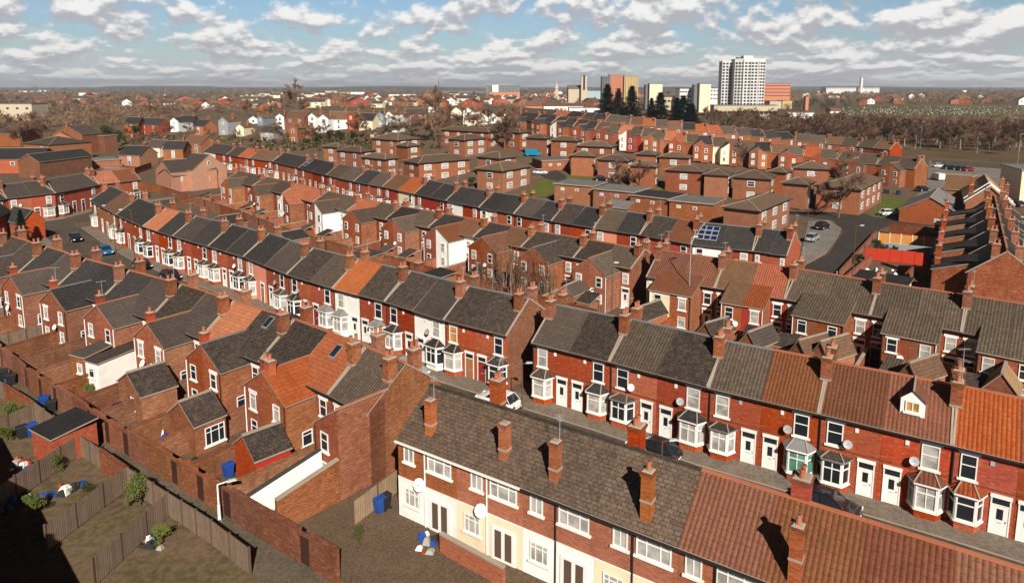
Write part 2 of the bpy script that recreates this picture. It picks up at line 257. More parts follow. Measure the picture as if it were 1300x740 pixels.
# ---------------------------------------------------------------- mesh building
class MB:
    def __init__(s): s.v = []; s.f = []; s.m = []; s.mats = []
    def mi(s, mat):
        if mat not in s.mats: s.mats.append(mat)
        return s.mats.index(mat)
    def poly(s, pts, mat):
        n = len(s.v); s.v += [tuple(p) for p in pts]; s.f.append(tuple(range(n, n + len(pts)))); s.m.append(s.mi(mat))
    def hexa(s, p, mat):   # p: 4 bottom (ccw), 4 top
        n = len(s.v); s.v += [tuple(q) for q in p]; k = s.mi(mat)
        for f in ((3, 2, 1, 0), (4, 5, 6, 7), (0, 1, 5, 4), (1, 2, 6, 5), (2, 3, 7, 6), (3, 0, 4, 7)):
            s.f.append(tuple(n + i for i in f)); s.m.append(k)
    def box(s, x0, x1, y0, y1, z0, z1, mat):
        s.hexa([(x0, y0, z0), (x1, y0, z0), (x1, y1, z0), (x0, y1, z0), (x0, y0, z1), (x1, y0, z1), (x1, y1, z1), (x0, y1, z1)], mat)
    def taper(s, x0, x1, y0, y1, z0, z1, i, mat):
        s.hexa([(x0, y0, z0), (x1, y0, z0), (x1, y1, z0), (x0, y1, z0), (x0 + i, y0 + i, z1), (x1 - i, y0 + i, z1), (x1 - i, y1 - i, z1), (x0 + i, y1 - i, z1)], mat)
    def tube(s, a, b, r0, r1, mat, n=6, cap=True):
        a = Vector(a); b = Vector(b); d = (b - a).normalized()
        u = d.orthogonal().normalized(); w = d.cross(u); k = s.mi(mat); i0 = len(s.v)
        for c, r in ((a, r0), (b, r1)):
            for j in range(n):
                t = 2 * math.pi * j / n; s.v.append(tuple(c + u * (r * math.cos(t)) + w * (r * math.sin(t))))
        for j in range(n):
            q = (j + 1) % n; s.f.append((i0 + j, i0 + q, i0 + n + q, i0 + n + j)); s.m.append(k)
        if cap:
            s.f.append(tuple(i0 + n + j for j in range(n))); s.m.append(k)
            s.f.append(tuple(i0 + n - 1 - j for j in range(n))); s.m.append(k)
    def mesh(s, name):
        me = bpy.data.meshes.new(name); me.from_pydata(s.v, [], s.f)
        for k in s.mats: me.materials.append(MATS[k])
        me.polygons.foreach_set('material_index', s.m)
        uvl = me.uv_layers.new(name='UVMap'); me.update()
        buf = [0.0] * (2 * len(me.loops))
        for p in me.polygons:
            n = p.normal
            if abs(n.z) > 0.995: t = Vector((1, 0, 0)); b = Vector((0, 1, 0))
            else:
                t = Vector((-n.y, n.x, 0)).normalized(); b = n.cross(t)
            for li in p.loop_indices:
                co = me.vertices[me.loops[li].vertex_index].co; buf[2 * li] = co.dot(t); buf[2 * li + 1] = co.dot(b)
        uvl.data.foreach_set('uv', buf)
        return me
def link(name, me, parent=None, loc=None, rz=None):
    o = bpy.data.objects.new(name, me); COL.objects.link(o)
    if parent: o.parent = parent
    if loc is not None: o.location = loc
    if rz is not None: o.rotation_euler = (0, 0, rz)
    return o
def part(name, mb, parent, loc=None, rz=None): return link(name, mb.mesh(name), parent, loc, rz)
def tag(o, label=None, cat=None, group=None, kind=None):
    if label: o['label'] = ' '.join(label.split())
    if cat: o['category'] = cat; o['kind'] = 'thing'
    if group: o['group'] = group
    if kind: o['kind'] = kind
    return o
def thing(name, label, cat, loc=(0, 0, 0), rz=0, group=None):
    return tag(link(name, None, None, loc, rz), label, cat, group)
def copy_tree(o, parent=None):
    c = o.copy(); COL.objects.link(c)
    if parent: c.parent = parent
    for ch in list(o.children): copy_tree(ch, c)
    return c
ORD = ['zeroth', 'first', 'second', 'third', 'fourth', 'fifth', 'sixth', 'seventh', 'eighth', 'ninth', 'tenth', 'eleventh', 'twelfth', 'thirteenth', 'fourteenth', 'fifteenth', 'sixteenth', 'seventeenth', 'eighteenth', 'nineteenth', 'twentieth']
def ordw(n):
    if n <= 20: return ORD[n]
    t, u = divmod(n, 10); tens = {2: 'twenty', 3: 'thirty', 4: 'forty'}[t]
    return (tens[:-1] + 'ieth') if u == 0 else tens + '-' + ORD[u]
CACHE = {}
def cached(key, fn):
    if key not in CACHE: CACHE[key] = fn()
    return CACHE[key]
# ---------------------------------------------------------------- windows, doors, bays (local: wall plane y=0, outside is -y)
def window_mesh(w, h, glass='glass_net', style='sash', lintel=True, detail=True):
    def f():
        m = MB()
        if detail:
            t = 0.075
            m.box(-w/2, w/2, -0.035, 0.03, 0, h, glass)
            m.box(-w/2, -w/2 + t, -0.075, 0.02, 0, h, 'white_frame'); m.box(w/2 - t, w/2, -0.075, 0.02, 0, h, 'white_frame')
            m.box(-w/2 + t, w/2 - t, -0.073, 0.02, 0, t, 'white_frame'); m.box(-w/2 + t, w/2 - t, -0.073, 0.02, h - t, h, 'white_frame')
            if style == 'sash': m.box(-w/2 + t, w/2 - t, -0.065, 0.02, h * 0.55, h * 0.55 + 0.06, 'white_frame')
            if style in ('case', 'wide'): m.box(-w/2 + t, w/2 - t, -0.065, 0.02, h * 0.70, h * 0.70 + 0.05, 'white_frame')
            if style == 'wide':
                for q in (-1, 1): m.box(q * w * 0.2 - 0.03, q * w * 0.2 + 0.03, -0.067, 0.02, t, h - t, 'white_frame')
            if style == 'split': m.box(-0.03, 0.03, -0.065, 0.02, t, h - t, 'white_frame')
            m.box(-w/2 - 0.12, w/2 + 0.12, -0.14, 0.02, -0.13, -0.003, 'stone_trim')
            if lintel: m.box(-w/2 - 0.14, w/2 + 0.14, -0.06, 0.02, h + 0.003, h + 0.24, 'white_frame')
        else:
            m.box(-w/2, w/2, -0.08, 0.02, 0, h, 'white_frame'); m.box(-w/2 + 0.13, w/2 - 0.13, -0.1, 0.0, 0.13, h * 0.48, glass); m.box(-w/2 + 0.13, w/2 - 0.13, -0.1, 0.0, h * 0.56, h - 0.13, glass)
        return m.mesh('window')
    return cached(('w', w, h, glass, style, lintel, detail), f)
def door_mesh(col='white_frame', w=0.95, glassc='glass_dark'):
    def f():
        m = MB()
        m.box(-w/2 - 0.08, -w/2, -0.06, 0.02, 0.02, 2.55, 'white_frame'); m.box(w/2, w/2 + 0.08, -0.06, 0.02, 0.02, 2.55, 'white_frame')
        m.box(-w/2 - 0.12, w/2 + 0.12, -0.10, 0.02, 2.553, 2.78, 'white_frame')
        m.box(-w/2, w/2, -0.03, 0.02, 0.05, 2.05, col); m.box(-w/2, w/2, -0.05, 0.02, 2.053, 2.12, 'white_frame'); m.box(-w/2, w/2, -0.02, 0.02, 2.123, 2.55, glassc)
        if col == 'white_frame': m.box(-0.17, 0.17, -0.045, 0.0, 1.15, 1.85, glassc)
        m.box(w/2 - 0.14, w/2 - 0.08, -0.07, -0.03, 1.0, 1.12, 'steel'); m.box(-0.12, 0.12, -0.036, -0.02, 0.9, 0.96, 'steel')
        m.box(-w/2 - 0.1, w/2 + 0.1, -0.35, 0.02, 0.0, 0.05, 'stone_trim')
        return m.mesh('front_door')
    return cached(('d', col, w, glassc), f)
def bay(parent, x, roofm='lead', glassc='glass_net', basem='brick_red', w=2.1, d=0.75, flat=False):
    key = ('bay', roofm, glassc, basem, round(w, 1), flat)
    def f():
        fw = w * 0.31
        P = [(-w/2, 0), (-fw, -d), (fw, -d), (w/2, 0)]
        z0, z1 = 0.75, 2.45
        a = MB(); t = 0.1
        for (ax, ay), (bx, by) in zip(P, P[1:]):
            dx, dy = bx - ax, by - ay; l = math.hypot(dx, dy); ux, uy = dx / l, dy / l; nx, ny = uy, -ux
            def bx_(u0, u1, za, zb, o0, o1, mat):
                q = [(ax + ux * u + nx * o, ay + uy * u + ny * o) for u, o in ((u0, o1), (u1, o1), (u1, o0), (u0, o0))]
                a.hexa([(*c, za) for c in q] + [(*c, zb) for c in q], mat)
            bx_(0, l, z0, z1, -0.05, 0.0, glassc)
            bx_(0, t, z0, z1, 0.002, 0.06, 'white_frame'); bx_(l - t, l, z0, z1, 0.002, 0.06, 'white_frame')
            bx_(t, l - t, z0, z0 + t, 0.002, 0.055, 'white_frame'); bx_(t, l - t, z1 - 0.16, z1, 0.002, 0.055, 'white_frame'); bx_(t, l - t, z1 - 0.62, z1 - 0.55, 0.002, 0.05, 'white_frame')
            if l > 1.2: bx_(l / 2 - 0.03, l / 2 + 0.03, z0 + t, z1 - 0.16, 0.002, 0.045, 'white_frame')
            bx_(-0.05, l + 0.05, z0 - 0.12, z0 - 0.003, -0.05, 0.12, 'stone_trim')
        b = MB(); Q = [(x_, y_) for x_, y_ in P]
        for (ax, ay), (bx2, by2) in zip(Q, Q[1:]): b.poly([(ax, ay, 0), (bx2, by2, 0), (bx2, by2, z0 - 0.12), (ax, ay, z0 - 0.12)], basem)
        r = MB(); e = 0.22
        E_ = [(-w/2 - e, 0.0), (-fw - e * 0.6, -d - e), (fw + e * 0.6, -d - e), (w/2 + e, 0.0)]
        zt = 3.05 if not flat else 2.72; ap = [(-w * 0.18, -0.0), (w * 0.18, -0.0)]
        zb = z1 + 0.003; zf = z1 + 0.12
        r.poly([(*p, zb) for p in reversed(E_)], 'white_frame')
        for (p, q) in zip(E_, E_[1:]): r.poly([(*p, zb), (*q, zb), (*q, zf), (*p, zf)], 'white_frame' if not flat else 'lead')
        A, B = (*ap[0], zt), (*ap[1], zt)
        e0, e1, e2, e3 = [(*p, zf) for p in E_]
        r.poly([e0, e1, A], roofm); r.poly([e1, e2, B, A], roofm); r.poly([e2, e3, B], roofm)
        for p, q in ((e1, A), (e2, B)): r.tube(Vector(p) + Vector((0, 0, .02)), Vector(q) + Vector((0, 0, .02)), 0.055, 0.055, 'cement', 4)
        return a.mesh('bay_window'), b.mesh('bay_base'), r.mesh('bay_roof')
    a, b, r = cached(key, f)
    bo = link('bay_window', a, parent, (x, 0, 0)); link('bay_base', b, bo); link('bay_roof', r, bo)
    return bo
def chimney(parent, x, y, zb, zt, wx=0.68, wy=0.85, npots=2, mat='brick_old', pots=True):
    key = ('ch', round(zt - zb, 1), wx, wy, npots, mat)
    def f():
        h = zt - zb; m = MB()
        m.box(-wx/2, wx/2, -wy/2, wy/2, 0, h - 0.32, mat); m.box(-wx/2 - .03, wx/2 + .03, -wy/2 - .03, wy/2 + .03, h - 1.75, h - 1.62, 'cement')
        m.box(-wx/2 - 0.05, wx/2 + 0.05, -wy/2 - 0.05, wy/2 + 0.05, h - 0.318, h - 0.2, mat)
        m.box(-wx/2 - 0.09, wx/2 + 0.09, -wy/2 - 0.09, wy/2 + 0.09, h - 0.198, h - 0.08, 'brick_brown')
        m.taper(-wx/2, wx/2, -wy/2, wy/2, h - 0.078, h, 0.08, 'cement')
        return m.mesh('chimney')
    def g():
        m = MB(); m.tube((0, 0, -0.02), (0, 0, 0.42), 0.14, 0.11, 'pot_clay', 8); m.tube((0, 0, 0.36), (0, 0, 0.44), 0.15, 0.15, 'pot_clay', 8); m.tube((0, 0, 0.441), (0, 0, 0.446), 0.1, 0.1, 'soot', 8)
        return m.mesh('chimney_pot')
    c = link('chimney', cached(key, f), parent, (x, y, zb))
    if pots:
        if rnd.random() < 0.35:
            def ae():
                q = MB(); q.tube((0, 0, 0), (0, 0, 1.7), .02, .015, 'steel', 4); q.tube((-.45, 0, 1.6), (.45, 0, 1.62), .012, .012, 'steel', 4)
                for k in range(6): q.tube((-.4 + k * .15, -.22, 1.61), (-.4 + k * .15, .22, 1.61), .009, .009, 'steel', 3)
                return q.mesh('aerial')
            link('aerial', cached('aerial', ae), c, (wx * .3, wy * .3, zt - zb - .3), rnd.uniform(0, 3))
        for i in range(npots): link('chimney_pot', cached('pot', g), c, (0, (i - (npots - 1) / 2) * wy * 0.55, zt - zb))
    return c
def dish(parent, x, y, z, mat='pole_grey', r=0.3):
    def f():
        m = MB(); m.tube((0, 0, 0), (0, -0.3, 0.05), 0.025, 0.025, 'pole_grey', 5)
        n = 12; c = Vector((0, -0.32, 0.08)); ax = Vector((0.15, -1, 0.45)).normalized(); u = ax.orthogonal().normalized(); w = ax.cross(u)
        rim = [c + ax * 0.06 + (u * math.cos(2*math.pi*i/n) + w * math.sin(2*math.pi*i/n)) * r for i in range(n)]
        for i in range(n): m.poly([c, rim[i], rim[(i+1) % n]], mat)
        m.tube(c, c + ax * 0.35, 0.015, 0.015, 'black_pipe', 4); return m.mesh('satellite_dish')
    return link('satellite_dish', cached(('dish', mat, r), f), parent, (x, y, z))
ROOF = dict(mo='roof_mossy', sl='roof_slate', gr='roof_grey', ol='roof_olive', **{'or': 'roof_orange'}, pa='roof_pantile', rd='roof_bright', br='roof_brown', ta='roof_tan', fb='roof_flatblock')
ROOFW = dict(mo='mossy dark slate', sl='dark slate', gr='grey tiled', ol='olive tiled', **{'or': 'orange tiled'}, pa='brown pantiled', rd='bright red pantiled', br='brown tiled', ta='tan tiled', fb='brown')
WALL = dict(b='brick_red', o='brick_orange', n='brick_brown', k='brick_old', w='white_render', c='cream_render', s='salmon_paint', r='red_paint', g='grey_render', p='brick_pink', f='brick_flat', u='blue_render')
WALLW = dict(b='red brick', o='orange brick', n='brown brick', k='old brick', w='white painted', c='cream painted', s='salmon painted', r='deep red painted', g='grey rendered', p='pink brick', f='brick', u='blue grey')
def house_shell(t, w, D, ze, zr, roofm, wallf, walls='brick_red', back=None, ov=0.25, verge=(0, 0), ridge='pot_clay'):
    """body, roof; y=0 is the side in view"""
    back = back or walls; e = 0.006; m = MB(); h = D / 2
    m.poly([(e, 0, 0), (w - e, 0, 0), (w - e, 0, ze), (e, 0, ze)], wallf)
    m.poly([(w - e, D, 0), (e, D, 0), (e, D, ze), (w - e, D, ze)], back)
    m.poly([(e, D, 0), (e, 0, 0), (e, 0, ze), (e, h, zr), (e, D, ze)], walls)
    m.poly([(w - e, 0, 0), (w - e, D, 0), (w - e, D, ze), (w - e, h, zr), (w - e, 0, ze)], walls)
    part('wall', m, t)
    r = MB(); s = (zr - ze) / h; th = 0.10; g = 0.004
    y0, z0, y1 = -ov, ze - ov * s + 0.03, D + ov
    x0, x1 = g, w - g
    F = lambda x, y, z: (x, y, z)
    top = zr + 0.03 + th; 
    r.poly([(x0, y0, z0 + th), (x1, y0, z0 + th), (x1, h, top), (x0, h, top)], roofm)
    r.poly([(x1, y1, z0 + th), (x0, y1, z0 + th), (x0, h, top), (x1, h, top)], roofm)
    r.poly([(x0, y0, z0), (x0, h, zr + 0.03), (x1, h, zr + 0.03), (x1, y0, z0)], 'black_pipe'); r.poly([(x1, y1, z0), (x1, h, zr + 0.03), (x0, h, zr + 0.03), (x0, y1, z0)], 'black_pipe')
    for x, dr in ((x0, 1), (x1, -1)):
        p = [(x, y0, z0), (x, y0, z0 + th), (x, h, top), (x, h, zr + 0.03)]; q = [(x, y1, z0), (x, h, zr + 0.03), (x, h, top), (x, y1, z0 + th)]
        r.poly(p if dr > 0 else p[::-1], 'cement'); r.poly(q if dr > 0 else q[::-1], 'cement')
    r.poly([(x1, y0, z0), (x1, y0, z0 + th), (x0, y0, z0 + th), (x0, y0, z0)], 'cement')
    r.box(x0, x1, h - 0.11, h + 0.11, top - 0.05, top + 0.06, ridge)
    for i, x in ((0, x0), (1, x1)):
        if verge[i]:
            wv = 0.13; xa, xb = (x, x + wv) if i == 0 else (x - wv, x)
            for ya, za, yb, zb in ((y0, z0 + th, h - 0.115, top - 0.115 * s), (h + 0.115, top - 0.115 * s, y1, z0 + th)):
                r.hexa([(xa, ya, za), (xb, ya, za), (xb, yb, zb), (xa, yb, zb), (xa, ya, za + .09), (xb, ya, za + .09), (xb, yb, zb + .09), (xa, yb, zb + .09)], 'cement')
    ro = part('roof', r, t)
    return ro
def gutter(t, w, ze, y=-0.28, pipe=None, col='black_pipe'):
    m = MB(); m.box(0.01, w - 0.01, y - 0.1, y, ze - 0.17, ze - 0.07, col)
    if pipe is not None: m.tube((pipe, -0.09, 0), (pipe, -0.09, ze - 0.25), 0.05, 0.05, col, 6); m.tube((pipe, -0.09, ze - 0.25), (pipe, y - 0.05, ze - 0.12), 0.05, 0.05, col, 6)
    part('gutter', m, t)
GL = ['glass_net', 'glass_net', 'glass_dark', 'glass_net', 'glass_dark']
def front_house(loc, rz, w, left, roof, wall, label, group, det=2, D=7.2, ze=5.4, zr=7.8, chs=(), opts=None):
    """left=True: bay on the left, door on the right"""
    opts = opts or {}
    t = thing('terraced_house', label, 'terraced house', loc, rz, group)
    wm = WALL[wall]
    house_shell(t, w, D, ze, zr, ROOF[roof], wm, opts.get('side', 'brick_red'), 'brick_old', verge=opts.get('verge', (0, 0)), ridge=opts.get('ridge', 'pot_clay' if roof not in ('mo', 'sl', 'gr', 'ol') else 'lead'))
    X = (lambda f: f * w) if left else (lambda f: (1 - f) * w)
    g = opts.get('glass') or rnd.choice(GL)
    detail = det >= 2
    ww = min(1.05, w * 0.26) if det >= 1 else 1.1
    link('window', window_mesh(round(ww, 2), 1.65, g, opts.get('style', 'sash'), True, detail), t, (X(0.28), 0, 3.25 if det else 3.1))
    if det >= 1:
        roofb = opts.get('bayroof') or rnd.choice(['lead', 'roof_slate', 'roof_slate', 'roof_mossy'])
        if opts.get('bay', 1): bay(t, X(0.29), roofb, opts.get('bayglass') or rnd.choice(GL[:4]), 'brick_red' if wall not in 'ws' else wm, min(2.3, w * 0.5), flat=opts.get('flatbay', False))
        else: link('window', window_mesh(1.5, 1.5, g, 'wide', True, detail), t, (X(0.30), 0, 0.8))
        link('front_door', door_mesh(opts.get('door') or rnd.choice(['white_frame'] * 8 + ['wood_door', 'dark_door', 'door_red']), 0.9, 'glass_dark'), t, (X(0.80), 0, 0))
        gutter(t, w, ze, pipe=opts.get('pipe'), col='black_pipe')
        if detail and wall == 'b':
            m = MB(); m.box(0.01, w - 0.01, -0.035, 0.01, 2.98, 3.08, 'brick_brown'); part('string_course', m, t)
        if detail:
            m = MB(); m.box(X(0.62) - 0.11, X(0.62) + 0.11, -0.06, 0, 4.55, 4.85, rnd.choice(['white_frame', 'steel', 'stone_trim'])); part('alarm_box', m, t)
        if rnd.random() < 0.3: dish(t, X(0.5), 0, 3.6, rnd.choice(['pole_grey', 'white_frame', 'steel']))
    for (cx_, cy_, n) in chs: chimney(t, cx_, cy_, ze + 0.8, zr + 0.95, 0.68, 0.86, n, pots=det >= 1)
    return t
def rear_house(loc, rz, w, left, roof, wall, wing, label, group, det=2, D=7.2, ze=5.4, zr=7.8, Lw=3.1, chs=(), opts=None):
    WALL = dict(globals()['WALL'], b='brick_mid')
    """left=True: wing on the right-hand side of this house (shared gable with its neighbour to the right)"""
    opts = opts or {}
    t = thing('terraced_house', label, 'terraced house', loc, rz, group)
    wm = WALL[wall]; wg = WALL[wing]
    house_shell(t, w, D, ze, zr, ROOF[roof], wm, opts.get('side', 'brick_old'), 'brick_red', verge=opts.get('verge', (0, 0)))
    detail = det >= 2; ww = min(2.9, w * 0.60); we = opts.get('we', 4.7); wp = opts.get('wp', 6.5)
    sx = 1 if left else -1; xo = w - ww if left else ww; xi = w - 0.006 if left else 0.006
    kind = opts.get('wing', 'gable')
    sgn = lambda L_: L_ if left else L_[::-1]
    m = MB(); ws_ = opts.get('wside', 'brick_old')
    if kind == 'gable':
        m.poly(sgn([(xo, -Lw, 0), (xi, -Lw, 0), (xi, -Lw, wp), (xo, -Lw, we)]), wg)
        m.poly(sgn([(xo, 0, 0), (xo, -Lw, 0), (xo, -Lw, we), (xo, 0, we)]), wg if wing in 'wc' else ws_)
        m.poly(sgn([(xi, -Lw, 0), (xi, 1.6, 0), (xi, 1.6, wp), (xi, -Lw, wp)]), ws_)
        wo = part('rear_wing', m, t)
        r = MB(); s = (wp - we) / ww; o = 0.15; zA = we - o * s + 0.03; zC = wp + 0.03; th = 0.09; xa = xo - o * sx; yf = -Lw - 0.1; yb = (wp - ze) / ((zr - ze) / (D / 2)) + 0.25
        bot = [(xa, yf, zA), (xi, yf, zC), (xi, yb, zC), (xa, -0.02, zA)]
        if not left: bot = bot[::-1]
        tp = [(x, y, z + th) for x, y, z in bot]
        r.poly(bot[::-1], 'black_pipe'); r.poly(tp, ROOF[opts.get('wroof', roof)])
        for i in range(4): j = (i + 1) % 4; r.poly([bot[i], bot[j], tp[j], tp[i]], 'cement')
        xr0, xr1 = (xi - 0.1, xi) if left else (xi, xi + 0.1)
        r.box(xr0, xr1, yf, yb - 0.1, zC + th - 0.03, zC + th + 0.06, 'pot_clay' if roof not in ('mo', 'sl') else 'lead')
        part('wing_roof', r, wo)
        zw = 3.05
    else:   # catslide
        zj = ze + 0.9 * (zr - ze) / (D / 2)
        m.poly(sgn([(xo, -Lw, 0), (xi, -Lw, 0), (xi, -Lw, we), (xo, -Lw, we)]), wg)
        m.poly(sgn([(xo, 0.9, 0), (xo, -Lw, 0), (xo, -Lw, we), (xo, 0.9, zj)]), ws_)
        m.poly(sgn([(xi, -Lw, 0), (xi, 0.9, 0), (xi, 0.9, zj), (xi, -Lw, we)]), ws_)
        wo = part('rear_wing', m, t)
        r = MB(); s = (zj - we) / (Lw + 0.9); o = 0.2; th = 0.1; xa = xo - 0.08 * sx
        bot = [(xa, -Lw - o, we - o * s + 0.03), (xi, -Lw - o, we - o * s + 0.03), (xi, 0.95, zj + 0.08), (xa, 0.95, zj + 0.08)]
        if not left: bot = bot[::-1]
        tp = [(x, y, z + th) for x, y, z in bot]
        r.poly(bot[::-1], 'black_pipe'); r.poly(tp, ROOF[opts.get('wroof', roof)])
        for i in range(4): j = (i + 1) % 4; r.poly([bot[i], bot[j], tp[j], tp[i]], 'cement')
        part('wing_roof', r, wo); zw = 3.0
    g = rnd.choice(GL); xc = (xo + xi) / 2
    link('window', window_mesh(0.9, 1.35, g, rnd.choice(['sash', 'case']), det > 1 and rnd.random() < .3, detail), wo, (xc - 0.2 * sx, -Lw, zw))
    link('window', window_mesh(0.9, 1.25, rnd.choice(GL), rnd.choice(['sash', 'case']), False, detail), wo, (xc - 0.2 * sx, -Lw, 0.95))
    if det >= 1:
        rx = (w - ww) / 2 if left else w - (w - ww) / 2
        link('window', window_mesh(0.9, 1.4, rnd.choice(GL), 'sash', True, detail), t, (rx, 0, 3.2))
        link('back_door', door_mesh(rnd.choice(['white_frame', 'wood_door', 'dark_door'])), t, (rx, 0, 0))
        p = MB(); px = xo + 0.12 * sx; p.tube((px, -Lw - 0.07, 0), (px, -Lw - 0.07, we - 0.1), 0.045, 0.045, opts.get('pipe') or rnd.choice(['black_pipe', 'white_frame', 'black_pipe']), 6); part('downpipe', p, wo)
        if kind == 'gable' and det > 1:   # side window low in the wing
            link('window', window_mesh(0.9, 1.2, 'glass_dark', 'case', False, detail), wo, (xo, -Lw * 0.35, 0.95), R(-90) if left else R(90))
        gutter(t, w, ze)
        if rnd.random() < 0.3: dish(wo, xc + 0.6 * sx, -Lw, 2.6, 'white_frame')
    for (cx_, cy_, n) in chs: chimney(t, cx_, cy_, ze + 0.8, zr + 0.95, 0.68, 0.86, n, pots=det >= 1)
    if opts.get('wch'): chimney(wo, xi - 0.3 * sx if not opts.get('wchmid') else xi, -Lw + 0.45, 4.5, wp + 1.0, 0.6, 0.6, 1, 'brick_red', pots=det >= 1)
    return t
def line_angle(a, b): return math.atan2(b.y - a.y, b.x - a.x)
def split_row(pts): # world points of pair boundaries -> [(p0, pm, p1)]
    return [(a, (a + b) / 2, b) for a, b in zip(pts, pts[1:])]
def row(kind, pts, specs, labelf, group, det=2, **kw):
    """pts: pair boundaries on the eave line (world). specs: per pair (roofA, roofB, wallA, wallB, optsA, optsB)"""
    k = 0; out = []
    n = len(pts) - 1
    for i, (a, m, b) in enumerate(split_row(pts)):
        sp = specs[i]; rz = line_angle(a, b); w = (m - a).length; D = kw.get('D', 7.2)
        for j, (p, left) in enumerate(((a, True), (m, False))):
            if j == 1 and sp[1] is None: continue
            if j == 0 and sp[0] is None: continue
            o = dict(sp[4 + j]) if len(sp) > 4 + j and sp[4 + j] else {}
            chs = []
            yy = kw.get('chy', (D / 2 - 1.15, D / 2 + 1.15))
            if j == 0: chs += [(0.0 if i else 0.42, y, 2) for y in yy]
            if j == 1 and i == n - 1 or (j == 0 and sp[1] is None): chs += [(w - 0.42, y, 2) for y in yy]
            o.setdefault('verge', (1, 0) if j == 0 else (0, 1))
            if j == 0 and kind == 'front': o.setdefault('pipe', 0.15)
            loc = Vector((p.x, p.y, hT(p.x, p.y))); k += 1
            lab = labelf(k, sp[j], sp[2 + j])
            kk = {q: v for q, v in kw.items() if q in ('D', 'ze', 'zr', 'Lw')}
            kk['zr'] = kk.get('zr', 7.8) + rnd.uniform(-.05, .05); kk['ze'] = kk.get('ze', 5.4) + rnd.uniform(-.03, .03)
            if kind == 'front': h = front_house(loc, rz, w, left, sp[j], sp[2 + j], lab, group, det, chs=chs, opts=o, **kk)
            else: h = rear_house(loc, rz, w, left, sp[j], sp[2 + j], o.get('wingwall', sp[2 + j]), lab, group, det, chs=chs, opts=o, **kk)
            out.append(h)
    return out
def apex_row(apx, z, Lw, back=0.0):
    """wing apex points (pixels at height z) -> pair boundaries on the rear eave line"""
    P = [GT(x, y, z) for x, y in apx]
    for p in P: p.z = 0
    dirs = [(b - a).normalized() for a, b in zip(P, P[1:])]
    B = []
    for i in range(len(P) + 1):
        if i == 0: c = P[0] - (P[1] - P[0]) / 2; d = dirs[0]
        elif i == len(P): c = P[-1] + (P[-1] - P[-2]) / 2; d = dirs[-1]
        else: c = (P[i - 1] + P[i]) / 2; d = dirs[i - 1]
        nrm = Vector((-d.y, d.x, 0)).normalized(); c = c + nrm * Lw; c.z = 0; B.append(c)
    return B
